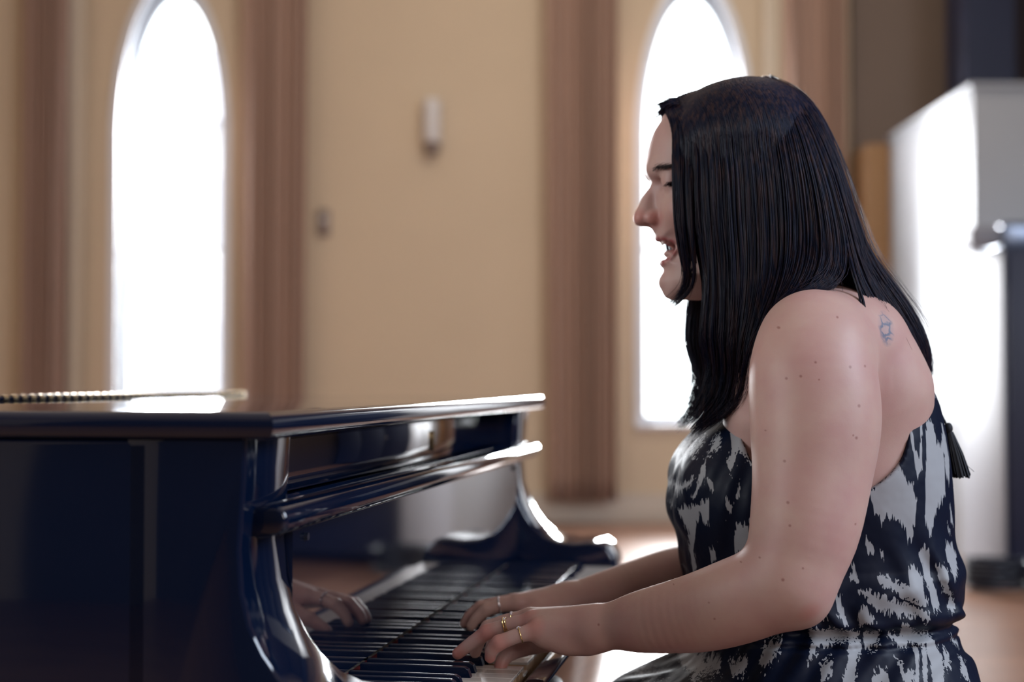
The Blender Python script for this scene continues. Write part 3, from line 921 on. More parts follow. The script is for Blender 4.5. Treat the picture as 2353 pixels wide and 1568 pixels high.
# nose: bridge, tip, wings, nostrils
nose = [(1500, 400), (1499, 418), (1495, 427), (1487, 438.5), (1476, 454), (1466.5, 473), (1458.5, 488), (1454.5, 500), (1456, 510), (1462, 517.5), (1474, 520.5), (1487, 521.5), (1498, 526), (1506, 533), (1525, 520), (1528, 470), (1520, 420)]
def Tn(X, Z): return np.interp(Z + X * 0, [at(0, p, YM)[2] for p in (530, 515, 490, 460, 430, 400)], [0.011, 0.0135, 0.0125, 0.0090, 0.0080, 0.011]).astype(np.float32)
B.slab(outline(nose, n=3), YM, Tn, Tn, 0.007)
for s_ in (-1, 1):
    c = at(1500, 503, YM); B.ell((c[0], YM + s_ * 0.0125, c[2]), (0.0110, 0.0068, 0.0090), 0.004)
    c = at(1487, 519, YM); B.ell((c[0], YM + s_ * 0.0075, c[2] - 0.001), (0.0058, 0.0030, 0.0036), 0.002, cut=True)
    # eye socket, closed lid, brow ridge, cheek
    c = at(1517, 424, YM); B.ell((c[0] - .002, YM + s_ * 0.030, c[2]), (0.012, 0.015, 0.012), 0.010, cut=True)
    c = at(1541, 426, YM); B.ell((c[0] - .001, YM + s_ * 0.032, c[2]), (0.0140, 0.0150, 0.0125), 0.004)
    B.cone((at(1500, 400, YM)[0], YM + s_ * 0.012, at(1500, 398, YM)[2]), (at(1545, 394, YM)[0], YM + s_ * 0.050, at(1540, 398, YM)[2]), .0065, .004, 0.014)
    c = at(1562, 490, YM); B.ell((c[0], YM + s_ * 0.036, c[2]), (0.022, 0.020, 0.024), 0.02)
    # ear
    c = at(1690, 450, YM); B.ell((c[0], YM + s_ * 0.076, c[2]), (0.017, 0.008, 0.030), 0.005, rot=-0.2)
    c = at(1688, 446, YM); B.ell((c[0], YM + s_ * 0.086, c[2]), (0.009, 0.006, 0.017), 0.004, cut=True)
# open mouth: cavity, lips, tongue, upper teeth
cav = [(1480, 558), (1515, 555), (1538, 556), (1549, 563), (1550, 570), (1545, 580), (1536, 589), (1520, 600), (1480, 602)]
B.slab(outline(cav, n=3), YM, 0.0235, 0.010, 0.003, cut=True)
c = at(1560, 572, YM); B.ell((c[0], YM, c[2]), (0.026, 0.020, 0.012), 0.003, cut=True)
def lip(pts, r, k=0.003):
    q = [(at(p[0], p[1], YM)[0], YM + p[2], at(p[0], p[1], YM)[2], p[3]) for p in pts]
    for s_ in (-1, 1):
        B.chain([(a[0], YM + s_ * (a[1] - YM), a[2], a[3]) for a in q], k)
lip([(1512, 548, 0.0, .0036), (1515, 547, 0.009, .0036), (1525, 550, 0.017, .0030), (1549, 561, 0.0245, .0020)], 0.001)
lip([(1524, 606, 0.0, .0040), (1527, 605, 0.009, .0038), (1537, 598, 0.018, .0030), (1550, 578, 0.0245, .0020)], 0.001)
B.ell((at(1556, 583, YM)[0], YM, at(1556, 584, YM)[2]), (0.018, 0.014, 0.006), 0.002)
B.slab(outline([(1519, 553), (1521, 562), (1526, 563), (1532, 553)], n=1), YM, 0.017, 0.004, 0.0005)
B.cone(at(1532, 650, YM), at(1545, 662, YM), .010, .014, 0.012)

# hands. near hand: palm, four fingers, thumb
def finger(pts, k=0.0035): B.chain([A(*p) for p in pts], k, 4)
W0 = A(1368, 1445, 1.647, .0235)
for m in (A(1236, 1450, 1.650, .0120), A(1224, 1427, 1.670, .0120), A(1218, 1419, 1.692, .0118), A(1222, 1420, 1.716, .0115)):
    B.cone(W0[:3], m[:3], .0215, m[3], 0.012)
B.chain([A(1345, 1478, 1.648, .0140), A(1300, 1480, 1.648, .0135), A(1250, 1468, 1.650, .0110)], 0.010)
B.chain([A(1350, 1455, 1.675, .0190), A(1290, 1450, 1.700, .0150)], 0.012)
finger([(1236, 1450, 1.650, .0115), (1194, 1460, 1.648, .0089), (1146, 1478, 1.648, .0088)])
finger([(1146, 1478, 1.648, .0087), (1130, 1497, 1.651, .0074), (1126, 1512, 1.657, .0066)])
finger([(1224, 1428, 1.670, .0112), (1168, 1438, 1.675, .0088), (1119, 1453, 1.680, .0088)])
finger([(1119, 1453, 1.680, .0087), (1079, 1482, 1.685, .0079), (1052, 1503, 1.688, .0070)])
finger([(1218, 1420, 1.692, .0110), (1165, 1428, 1.698, .0088), (1122, 1443, 1.702, .0088)])
finger([(1122, 1443, 1.702, .0087), (1102, 1472, 1.704, .0078), (1092, 1500, 1.706, .0070)])
finger([(1222, 1421, 1.716, .0108), (1185, 1428, 1.722, .0086), (1150, 1446, 1.726, .0086)])
finger([(1150, 1446, 1.726, .0085), (1134, 1472, 1.728, .0076), (1126, 1496, 1.728, .0068)])
finger([(1300, 1462, 1.705, .0160), (1225, 1482, 1.722, .0120), (1175, 1498, 1.712, .0098)], 0.006)
finger([(1175, 1498, 1.712, .0096), (1155, 1518, 1.704, .0086), (1149, 1541, 1.700, .0076)])
# far hand
W1 = A(1310, 1384, 1.888, .0225)
for m in (A(1190, 1386, 1.868, .0120), A(1182, 1384, 1.890, .0118), A(1186, 1388, 1.911, .0115), A(1200, 1394, 1.930, .0105)):
    B.cone(W1[:3], m[:3], .0205, m[3], 0.012)
B.chain([A(1290, 1398, 1.875, .0170), A(1240, 1405, 1.862, .0140)], 0.012)
finger([(1190, 1386, 1.868, .0110), (1152, 1390, 1.868, .0092), (1118, 1400, 1.868, .0088)])
finger([(1118, 1400, 1.868, .0086), (1095, 1421, 1.868, .0077), (1083, 1440, 1.868, .0068)])
finger([(1182, 1384, 1.890, .0110), (1145, 1386, 1.890, .0090), (1105, 1396, 1.890, .0088)])
finger([(1105, 1396, 1.890, .0086), (1080, 1415, 1.890, .0077), (1068, 1434, 1.890, .0068)])
finger([(1186, 1388, 1.911, .0105), (1150, 1388, 1.912, .0086), (1112, 1396, 1.912, .0084)])
finger([(1112, 1396, 1.912, .0083), (1090, 1412, 1.912, .0075), (1078, 1430, 1.912, .0067)])
finger([(1200, 1394, 1.930, .0095), (1165, 1394, 1.934, .0078), (1135, 1400, 1.936, .0075)])
finger([(1135, 1400, 1.936, .0074), (1112, 1412, 1.936, .0067), (1102, 1426, 1.936, .0060)])
finger([(1270, 1402, 1.868, .0150), (1205, 1424, 1.850, .0112), (1165, 1438, 1.846, .0095)], 0.006)
finger([(1165, 1438, 1.846, .0093), (1138, 1452, 1.846, .0083), (1120, 1462, 1.846, .0074)])

V, Q = B.mesh('body', 2)
del B
woman = empty('person', (0.50, YM, 0.0))
tag(woman, 'singing woman with long dark hair and black and white patterned dress, seated playing the piano', 'person')

def f_attr(me, name, val):
    a = me.attributes.new(name, 'FLOAT', 'POINT')
    a.data.foreach_set('value', np.asarray(val, dtype=np.float32))
def blob(V, c, r):
    d = np.sqrt((((V - np.array(c)) / np.array(r)) ** 2).sum(1))
    return np.clip(1.5 - d, 0, 1)

me = np_mesh('body', V - np.array([0.50, YM, 0.0]), Q)
lipm = np.zeros(len(V))
for s_ in (-1, 1):
    for p in ((1509, 552, 0), (1513, 552, .009), (1524, 554, .017), (1538, 560, .022), (1519, 606, 0), (1522, 604, .009), (1532, 597, .017), (1542, 583, .022)):
        c = at(p[0], p[1], YM)
        lipm = np.maximum(lipm, blob(V, (c[0], YM + s_ * p[2], c[2]), (.0055, .0065, .0042)))
c = at(1556, 572, YM)
lipm = np.maximum(lipm, blob(V, (c[0] + 0.004, YM, c[2]), (.016, .019, .013)))
f_attr(me, 'lip', lipm)
tooth = np.zeros(len(V))
c = at(1525, 558, YM)
tooth = blob(V, (c[0], YM, c[2] - 0.0005), (.0035, .015, .0022))
f_attr(me, 'tooth', tooth)
red = np.zeros(len(V))
for p, r in (((1462, 500), .010), ((1500, 508), .010), ((1560, 500), .020)):
    c = at(p[0], p[1], YM); red = np.maximum(red, blob(V, (c[0], YM - 0.02, c[2]), (r, .03, r)) * 0.6)
for p in ((1146, 1478, 1.648), (1119, 1453, 1.68), (1126, 1512, 1.657), (1232, 1446, 1.65), (1222, 1426, 1.67), (1052, 1503, 1.688), (1149, 1541, 1.70), (1850, 1395, 1.52)):
    red = np.maximum(red, blob(V, at(*p), (.012, .012, .012)) * (0.8 if p[0] < 1800 else 0.6))
f_attr(me, 'red', red)
mole = np.zeros(len(V))

def skin_mat():
    m = bpy.data.materials.new('skin')
    m.use_nodes = True
    nt = m.node_tree; N = nt.nodes; Lk = nt.links
    b = N['Principled BSDF']
    b.inputs['Roughness'].default_value = 0.48
    b.inputs['Specular IOR Level'].default_value = 0.42
    b.inputs['Subsurface Weight'].default_value = 0.18
    b.inputs['Subsurface Radius'].default_value = (0.010, 0.004, 0.0025)
    b.inputs['Subsurface Scale'].default_value = 1.0
    geo = N.new('ShaderNodeTexCoord')
    def mixc(fac, a, bcol, blend='MIX'):
        x = N.new('ShaderNodeMix'); x.data_type = 'RGBA'; x.blend_type = blend
        if isinstance(fac, float): x.inputs[0].default_value = fac
        else: Lk.new(fac, x.inputs[0])
        if isinstance(a, tuple): x.inputs[6].default_value = (*a, 1)
        else: Lk.new(a, x.inputs[6])
        if isinstance(bcol, tuple): x.inputs[7].default_value = (*bcol, 1)
        else: Lk.new(bcol, x.inputs[7])
        return x.outputs[2]
    def attr(n):
        x = N.new('ShaderNodeAttribute'); x.attribute_name = n; return x.outputs['Fac']
    nz = N.new('ShaderNodeTexNoise'); nz.inputs['Scale'].default_value = 22; nz.inputs['Detail'].default_value = 5
    Lk.new(geo.outputs['Object'], nz.inputs['Vector'])
    mr = N.new('ShaderNodeMapRange'); mr.inputs[1].default_value = 0.35; mr.inputs[2].default_value = 0.7
    Lk.new(nz.outputs['Fac'], mr.inputs[0])
    col = mixc(mr.outputs[0], (0.52, 0.345, 0.300), (0.485, 0.285, 0.262))
    col = mixc(attr('red'), col, (0.50, 0.155, 0.125))
    # moles
    spots = [(1790, 753, 1.57, 2.6), (1920, 730, 1.57, 2.4), (1874, 833, 1.53, 2.2), (1950, 844, 1.54, 2.8), (1980, 842, 1.56, 2.6), (1972, 933, 1.53, 3.0), (1963, 1006, 1.53, 2.8), (1955, 1000, 1.53, 2.0),
             (1766, 991, 1.53, 1.9), (1809, 1062, 1.51, 2.6), (1812, 1156, 1.51, 2.6), (1961, 1203, 1.53, 2.2), (1841, 1304, 1.51, 2.0), (1796, 1331, 1.51, 2.8), (1743, 1280, 1.53, 1.8), (1624, 1380, 1.56, 2.0),
             (1636, 1416, 1.56, 2.4), (1374, 1432, 1.63, 2.2), (1840, 865, 1.53, 2.4), (1810, 870, 1.53, 2.4), (1814, 1208, 1.51, 2.2), (1884, 873, 1.52, 1.6), (1700, 1290, 1.55, 1.6), (1545, 1340, 1.6, 1.5)]
    acc = None
    for (px, py, d, r) in spots:
        p = at(px, py, d)
        dist = N.new('ShaderNodeVectorMath'); dist.operation = 'DISTANCE'
        sc_ = N.new('ShaderNodeVectorMath'); sc_.operation = 'MULTIPLY'
        sc_.inputs[1].default_value = (1, 0.04, 1)
        Lk.new(geo.outputs['Object'], sc_.inputs[0])
        Lk.new(sc_.outputs[0], dist.inputs[0])
        dist.inputs[1].default_value = (p[0] - 0.50, (p[1] - YM) * 0.04, p[2])
        mr = N.new('ShaderNodeMapRange')
        mr.inputs[1].default_value = r * 0.00035; mr.inputs[2].default_value = r * 0.00080
        mr.inputs[3].default_value = 1; mr.inputs[4].default_value = 0
        Lk.new(dist.outputs['Value'], mr.inputs[0])
        if acc is None: acc = mr.outputs[0]
        else:
            mx = N.new('ShaderNodeMath'); mx.operation = 'MAXIMUM'
            Lk.new(acc, mx.inputs[0]); Lk.new(mr.outputs[0], mx.inputs[1]); acc = mx.outputs[0]
    f8 = N.new('ShaderNodeMath'); f8.operation = 'MULTIPLY'; Lk.new(acc, f8.inputs[0]); f8.inputs[1].default_value = 0.6
    col = mixc(f8.outputs[0], col, (0.20, 0.055, 0.045))
    # tattoo on the shoulder blade
    vo = N.new('ShaderNodeTexVoronoi'); vo.feature = 'DISTANCE_TO_EDGE'; vo.inputs['Scale'].default_value = 75
    ns = N.new('ShaderNodeTexNoise'); ns.inputs['Scale'].default_value = 60
    Lk.new(geo.outputs['Object'], ns.inputs['Vector'])
    ad = N.new('ShaderNodeMix'); ad.data_type = 'RGBA'; ad.blend_type = 'ADD'; ad.inputs[0].default_value = 0.02
    Lk.new(geo.outputs['Object'], ad.inputs[6]); Lk.new(ns.outputs['Color'], ad.inputs[7])
    Lk.new(ad.outputs[2], vo.inputs['Vector'])
    ln = N.new('ShaderNodeMapRange'); ln.inputs[1].default_value = 0.05; ln.inputs[2].default_value = 0.16; ln.inputs[3].default_value = 0.85; ln.inputs[4].default_value = 0.25
    Lk.new(vo.outputs['Distance'], ln.inputs[0])
    p = at(2024, 757, 1.65)
    ds = N.new('ShaderNodeVectorMath'); ds.operation = 'DISTANCE'
    sc_ = N.new('ShaderNodeVectorMath'); sc_.operation = 'MULTIPLY'; sc_.inputs[1].default_value = (1.3, 0.15, 0.75)
    Lk.new(geo.outputs['Object'], sc_.inputs[0]); Lk.new(sc_.outputs[0], ds.inputs[0])
    ds.inputs[1].default_value = ((p[0] - 0.5) * 1.3, (p[1] - YM) * 0.15, p[2] * 0.75)
    rg = N.new('ShaderNodeMapRange'); rg.inputs[1].default_value = 0.010; rg.inputs[2].default_value = 0.017; rg.inputs[3].default_value = 1; rg.inputs[4].default_value = 0
    Lk.new(ds.outputs['Value'], rg.inputs[0])
    mu = N.new('ShaderNodeMath'); mu.operation = 'MULTIPLY'; Lk.new(ln.outputs[0], mu.inputs[0]); Lk.new(rg.outputs[0], mu.inputs[1])
    col = mixc(mu.outputs[0], col, (0.07, 0.12, 0.20))
    col = mixc(attr('lip'), col, (0.33, 0.085, 0.085))
    col = mixc(attr('tooth'), col, (0.72, 0.66, 0.58))
    Lk.new(col, b.inputs['Base Color'])
    fine = N.new('ShaderNodeTexNoise'); fine.inputs['Scale'].default_value = 700; fine.inputs['Detail'].default_value = 3
    Lk.new(geo.outputs['Object'], fine.inputs['Vector'])
    bp = N.new('ShaderNodeBump'); bp.inputs['Strength'].default_value = 0.12; bp.inputs['Distance'].default_value = 0.0006
    Lk.new(fine.outputs['Fac'], bp.inputs['Height']); Lk.new(bp.outputs[0], b.inputs['Normal'])
    return m
M['skin'] = skin_mat()
body = obj('body', me, M['skin'], woman, True)
OFF = np.array([0.50, YM, 0.0])

def surf_y(V, x, z, r=0.004, near=True):
    """Depth of the near body surface at (x, z)."""
    m = (np.abs(V[:, 0] - x) < r) & (np.abs(V[:, 2] - z) < r)
    y = V[m, 1]
    return (y.min() if near else y.max()) if len(y) else YM

# ------------------------------------------------------------------ the dress
dx = lattice([(0.02, 0.20, .0055), (0.20, 0.68, .0027)])
dy = lattice([(1.53, 1.74, .0027), (1.74, 1.84, .004), (1.84, 2.05, .0034)])
dz = lattice([(0.42, 0.60, .005), (0.60, 1.14, .0027)])
D = Field(dx, dy, dz)
ZW = 0.770
neckp = at(1715, 880, YM)
def bod_warp(X, Y, Z):
    s = np.abs(Y - YM)
    ang = np.arctan2(neckp[2] - Z, neckp[0] - X)
    g = np.exp(-((Z - ZW - 0.012) / 0.045) ** 2)
    w = 0.0032 * g * np.sin(120 * X + 95 * s + 3.0 * np.sin(55 * Z + 20 * X))
    back = np.exp(-((X - 0.50) / 0.055) ** 2) * np.exp(-((Z - 0.825) / 0.055) ** 2)
    w = w + 0.0050 * back * np.sin(150 * X + 70 * (Z - 0.8) + 60 * s)
    front = np.clip((0.33 - X) / 0.10, 0, 1) * np.exp(-((Z - 0.95) / 0.10) ** 2)
    w = w + 0.0030 * front * np.sin(ang * 26 + 3 * np.sin(40 * s))
    diag = np.exp(-((Z - 0.80 - 0.35 * (0.50 - X)) / 0.020) ** 2) * np.clip((X - 0.36) / 0.08, 0, 1)
    w = w - 0.0040 * diag
    w = w + 0.012 * np.exp(-((Z - ZW) / 0.007) ** 2) + 0.006 * np.exp(-((Z - ZW + 0.014) / 0.004) ** 2)
    return w
def all_warp(X, Y, Z):
    """Gathers of the bodice above the waist, of the skirt below it."""
    t = np.clip((Z - ZW + 0.004) / 0.008, 0, 1)
    return bod_warp(X, Y, Z) * t + skirt_warp(X, Y, Z) * (1 - t)
def skirt_warp(X, Y, Z):
    s = np.abs(Y - YM)
    g = np.exp(-np.clip(ZW - Z, 0, 1) / 0.05)
    w = 0.0042 * g * np.sin(150 * X + 110 * s + 2.5 * np.sin(30 * Z))
    w = w + 0.0022 * np.sin(70 * X + 60 * s + 25 * Z) * (1 - g)
    return w + 0.010 * np.exp(-((Z - ZW) / 0.006) ** 2) + 0.005 * np.exp(-((Z - ZW + 0.014) / 0.003) ** 2)
bod = [(1702, 880), (1690, 940), (1645, 980), (1592, 1027), (1560, 1071), (1546, 1120), (1543, 1152), (1548, 1190), (1560, 1232), (1568, 1280), (1580, 1325), (1598, 1380), (1618, 1425), (1618, 1470),
       (1600, 1505), (1560, 1530), (1500, 1562), (1420, 1600), (1345, 1685), (1285, 1730), (1240, 1810), (1250, 1880), (1400, 1915), (1800, 1930), (2150, 1930), (2235, 1880),
       (2262, 1750), (2252, 1640), (2237, 1568), (2230, 1522), (2212, 1480), (2190, 1440), (2200, 1398), (2203, 1350), (2217, 1312), (2217, 1283), (2201, 1245), (2193, 1200), (2187, 1120), (2180, 1050), (2165, 960), (2141, 885), (2105, 860), (2060, 810), (1980, 760), (1850, 760), (1760, 800)]
def Td(X, Z):
    return (np.interp(Z + X * 0, [0.42, 0.56, 0.66, 0.72, 0.765, 0.78, 0.82, 0.84, 0.95, 1.03, 1.08, 1.12], [0.195, 0.215, 0.212, 0.192, 0.168, 0.170, 0.166, 0.160, 0.162, 0.157, 0.137, 0.107])).astype(np.float32)
bod = [(p[0] - max(0, p[0] - 1900) * 0.095, p[1]) for p in bod]
D.slab(outline(bod, n=3), YM, Td, 0.125, 0.004, warp=all_warp)
for side in (-1, 1):
    c = at(1682, 1118, YM)
    D.ell((c[0], YM + side * 0.060, c[2]), (0.060, 0.070, 0.078), 0.035)
hole = [(1700, 700), (1700, 900), (1704, 960), (1712, 1020), (1735, 1075), (1790, 1130), (1880, 1150), (1950, 1135), (2003, 1107), (2040, 1075), (2062, 1046), (2076, 1000), (2081, 965), (2083, 895), (2076, 850), (2050, 776), (2000, 690), (1900, 640)]
for side in (-1, 1):
    q = [at(p[0], p[1], 1.665) for p in hole]
    D.slab(smooth_poly([(p[0], p[2]) for p in q], 3), YM + side * (0.055 + 0.16), 0.16, 0.01, 0.002, cut=True)
V2, Q2 = D.mesh('dress', 1)
del D
def proj(V):
    """Picture position of points of the place (to read the print's layout off the photograph once)."""
    X, Y, Z = V[:, 0] - CAM.x, V[:, 1] - CAM.y, V[:, 2] - CAM.z
    dep = Y * CP + Z * SP
    up = -Y * SP + Z * CP
    return 1176.5 + F * X / dep, 784 - F * up / dep
px_, py_ = proj(V2)
nearm = V2[:, 1] < YM - 0.01
npx, npy, nv = px_[nearm], py_[nearm], V2[nearm]
def cloth_xz(px, py):
    d = (npx - px) ** 2 + (npy - py) ** 2
    k = np.argpartition(d, 12)[:12]
    k = k[np.argsort(nv[k, 1])[0]]
    p = at(px, py, float(nv[k, 1]))
    return (p[0], p[2])
PRINT = [
 [(2002,1109),(2035,1082),(2060,1049),(2067,1074),(2083,1100),(2097,1115),(2100,1136),(2107,1151),(2106,1179),(2103,1207),(2098,1212),(2100,1232),(2093,1243),(2083,1222),(2072,1202),(2060,1197),(2039,1187),(2024,1199),(2009,1184),(2004,1153),(1998,1130)],
 [(2135,962),(2146,978),(2154,1013),(2163,1026),(2166,975),(2174,1013),(2181,1049),(2183,1092),(2181,1113),(2175,1085),(2170,1048),(2173,1136),(2164,1151),(2154,1171),(2146,1207),(2139,1232),(2134,1217),(2126,1189),(2128,1151),(2127,1100),(2130,1049),(2128,993)],
 [(2117,932),(2121,967),(2120,1028),(2120,1074),(2113,1097),(2105,1079),(2100,1039),(2095,1023),(2085,972),(2093,975),(2100,1003),(2103,1028),(2112,1049),(2116,1013),(2115,965)],
 [(2103,876),(2108,891),(2100,890)], [(2118,873),(2128,875),(2149,909),(2134,893),(2126,906),(2120,891)],
 [(2185,1169),(2191,1207),(2185,1204)], [(2177,1203),(2186,1230),(2181,1225)],
 [(1991,1231),(2007,1249),(2007,1265),(1993,1267),(1988,1249)], [(2022,1264),(2031,1270),(2031,1289),(2025,1281)],
 [(1956,1287),(1964,1299),(1972,1334),(1956,1337),(1951,1326),(1959,1315)],
 [(2015,1318),(2036,1323),(2049,1334),(2065,1342),(2092,1350),(2087,1302),(2100,1305),(2121,1326),(2124,1358),(2135,1385),(2121,1395),(2087,1382),(2065,1371),(2060,1361),(2033,1347),(2023,1353)],
 [(1972,1353),(2007,1363),(2039,1374),(2071,1382),(2103,1393),(2132,1406),(2140,1427),(2124,1430),(2108,1411),(2092,1419),(2060,1419),(2039,1406),(2015,1401),(2001,1390),(1988,1371)],
 [(1983,1385),(2012,1427),(1977,1439),(1972,1417)], [(1916,1353),(1932,1371),(1935,1398),(1951,1441),(1943,1443),(1924,1403)],
 [(2111,1267),(2129,1257),(2137,1275),(2137,1305),(2140,1326),(2151,1363),(2161,1398),(2148,1411),(2140,1371),(2127,1337),(2121,1299)],
 [(2151,1302),(2167,1299),(2180,1315),(2180,1342),(2191,1374),(2196,1390),(2188,1411),(2177,1398),(2183,1371),(2169,1361),(2156,1326)],
 [(2175,1251),(2191,1251),(2199,1278),(2201,1321),(2196,1334),(2185,1305),(2175,1273)],
 [(1860,1444),(1900,1446),(1967,1451),(1978,1460),(1960,1470),(1900,1482),(1872,1490)], [(1951,1470),(1975,1468),(1982,1490),(1972,1520),(1964,1580),(1932,1580),(1948,1523)],
 [(1985,1455),(2020,1452),(2023,1462),(2017,1483),(2000,1495),(1985,1480)],
 [(2071,1435),(2092,1438),(2103,1457),(2132,1454),(2151,1481),(2167,1510),(2169,1580),(2145,1580),(2140,1523),(2127,1486),(2103,1481),(2076,1489),(2049,1470),(2039,1459),(2071,1459)],
 [(2097,1486),(2111,1489),(2115,1580),(2103,1580),(2105,1523)], [(2118,1486),(2127,1489),(2133,1523),(2133,1580),(2124,1580)],
 [(2060,1515),(2073,1523),(2081,1545),(2100,1545),(2097,1580),(2081,1580),(2068,1537)], [(2007,1550),(2015,1539),(2039,1539),(2047,1580),(2004,1580)],
 [(2207,1513),(2220,1529),(2231,1570),(2209,1550)], [(2167,1483),(2183,1507),(2185,1534),(2172,1537),(2172,1518)], [(2185,1465),(2201,1478),(2204,1486),(2192,1478)],
 [(1589,1534),(1660,1516),(1654,1546),(1589,1575)], [(1678,1528),(1719,1510),(1713,1546),(1684,1558)], [(1760,1480),(1800,1470),(1790,1500),(1755,1540),(1745,1520)],
 [(1879,1455),(1914,1463),(1885,1487),(1855,1528),(1862,1485)], [(1914,1515),(1910,1552),(1885,1580),(1890,1530)],
 [(1559,1173),(1601,1155),(1630,1155),(1630,1202),(1618,1205),(1612,1179),(1601,1202),(1595,1262),(1604,1309),(1595,1318),(1583,1232),(1570,1195)],
 [(1544,1120),(1595,1102),(1589,1114),(1550,1131)], [(1589,1149),(1612,1084),(1624,1049),(1621,1092),(1601,1140)], [(1624,1096),(1639,1102),(1641,1131),(1628,1118)],
 [(1627,1049),(1642,1007),(1657,1001),(1654,1031),(1639,1037)], [(1678,995),(1684,954),(1698,948),(1704,1007),(1726,1066),(1713,1049),(1695,1037),(1689,1066),(1678,1090),(1672,1066),(1683,1035)],
 [(1695,1114),(1700,1125),(1700,1143),(1694,1138)], [(1672,1149),(1684,1161),(1675,1185),(1668,1167)], [(1695,1208),(1719,1202),(1725,1262),(1689,1273),(1688,1232)],
 [(1631,1262),(1645,1262),(1647,1291),(1635,1291)], [(1583,1043),(1627,995),(1618,1013),(1595,1049)],
 [(1790,1180),(1850,1175),(1900,1200),(1880,1260),(1830,1300),(1800,1260)], [(1740,1330),(1780,1320),(1770,1400),(1745,1410)], [(1850,1360),(1890,1350),(1900,1420),(1860,1430)],
 [(1500,1620),(1600,1610),(1700,1640),(1600,1680),(1480,1670)], [(1800,1620),(1900,1600),(1980,1650),(1900,1720),(1820,1700)], [(2050,1620),(2150,1610),(2180,1700),(2100,1760)], [(1600,1740),(1750,1740),(1760,1850),(1620,1840)], [(1920,1780),(2060,1790),(2050,1880),(1930,1880)],
 [(1350,1680),(1440,1690),(1430,1800),(1340,1790)]]
XZ = V2[:, [0, 2]]
def print_field(off=0.0):
    f = np.full(len(V2), 1.0, dtype=np.float32)
    for poly in PR:
        lo, hi = poly.min(0) - 0.03, poly.max(0) + 0.03
        m = (XZ[:, 0] > lo[0]) & (XZ[:, 0] < hi[0]) & (XZ[:, 1] + off > lo[1]) & (XZ[:, 1] + off < hi[1])
        if not m.any(): continue
        d = sd_poly(XZ[m, 0][:, None], (XZ[m, 1] + off)[:, None], poly)[:, 0]
        f[m] = np.minimum(f[m], d)
    return np.clip(f, -0.03, 0.03)
PR = [np.array([cloth_xz(*p) for p in poly], dtype=np.float32) for poly in PRINT]
f0 = print_field()
fz = (print_field(0.003) - print_field(-0.003)) / 0.006
me2 = np_mesh('dress', V2 - OFF, Q2)
f_attr(me2, 'print', f0)
f_attr(me2, 'print_z', np.clip(fz, -1, 1))

def cloth_mat():
    m = bpy.data.materials.new('printed_satin')
    m.use_nodes = True
    nt = m.node_tree; N = nt.nodes; Lk = nt.links
    b = N['Principled BSDF']
    b.inputs['Roughness'].default_value = 0.48
    b.inputs['Specular IOR Level'].default_value = 0.18
    tc = N.new('ShaderNodeTexCoord')
    sep = N.new('ShaderNodeSeparateXYZ'); Lk.new(tc.outputs['Object'], sep.inputs[0])
    a1 = N.new('ShaderNodeAttribute'); a1.attribute_name = 'print'
    a2 = N.new('ShaderNodeAttribute'); a2.attribute_name = 'print_z'
    def noise(sc, mul):
        mp = N.new('ShaderNodeMapping'); mp.inputs['Scale'].default_value = sc
        Lk.new(tc.outputs['Object'], mp.inputs[0])
        n = N.new('ShaderNodeTexNoise'); n.inputs['Scale'].default_value = 1.0; n.inputs['Detail'].default_value = 1.5
        Lk.new(mp.outputs[0], n.inputs['Vector'])
        s = N.new('ShaderNodeMath'); s.operation = 'SUBTRACT'; Lk.new(n.outputs['Fac'], s.inputs[0]); s.inputs[1].default_value = 0.5
        u = N.new('ShaderNodeMath'); u.operation = 'MULTIPLY'; Lk.new(s.outputs[0], u.inputs[0]); u.inputs[1].default_value = mul
        return u.outputs[0]
    j1 = noise((420, 420, 9), 0.034)
    j2 = noise((160, 160, 25), 0.012)
    sm = N.new('ShaderNodeMath'); Lk.new(j1, sm.inputs[0]); Lk.new(j2, sm.inputs[1])
    mu = N.new('ShaderNodeMath'); mu.operation = 'MULTIPLY'; Lk.new(sm.outputs[0], mu.inputs[0]); Lk.new(a2.outputs['Fac'], mu.inputs[1])
    ad = N.new('ShaderNodeMath'); Lk.new(a1.outputs['Fac'], ad.inputs[0]); Lk.new(mu.outputs[0], ad.inputs[1])
    mr = N.new('ShaderNodeMapRange'); mr.inputs[1].default_value = -0.0003; mr.inputs[2].default_value = 0.0003
    Lk.new(ad.outputs[0], mr.inputs[0])
    mx = N.new('ShaderNodeMix'); mx.data_type = 'RGBA'
    Lk.new(mr.outputs[0], mx.inputs[0])
    mx.inputs[6].default_value = (0.34, 0.36, 0.39, 1)
    mx.inputs[7].default_value = (0.0016, 0.0055, 0.021, 1)
    Lk.new(mx.outputs[2], b.inputs['Base Color'])
    nz = N.new('ShaderNodeTexNoise'); nz.inputs['Scale'].default_value = 28; nz.inputs['Detail'].default_value = 2
    Lk.new(tc.outputs['Object'], nz.inputs['Vector'])
    bp = N.new('ShaderNodeBump'); bp.inputs['Strength'].default_value = 0.35; bp.inputs['Distance'].default_value = 0.006
    Lk.new(nz.outputs['Fac'], bp.inputs['Height']); Lk.new(bp.outputs[0], b.inputs['Normal'])
    return m
M['dress'] = cloth_mat()
dress = obj('dress', me2, M['dress'], woman, True)

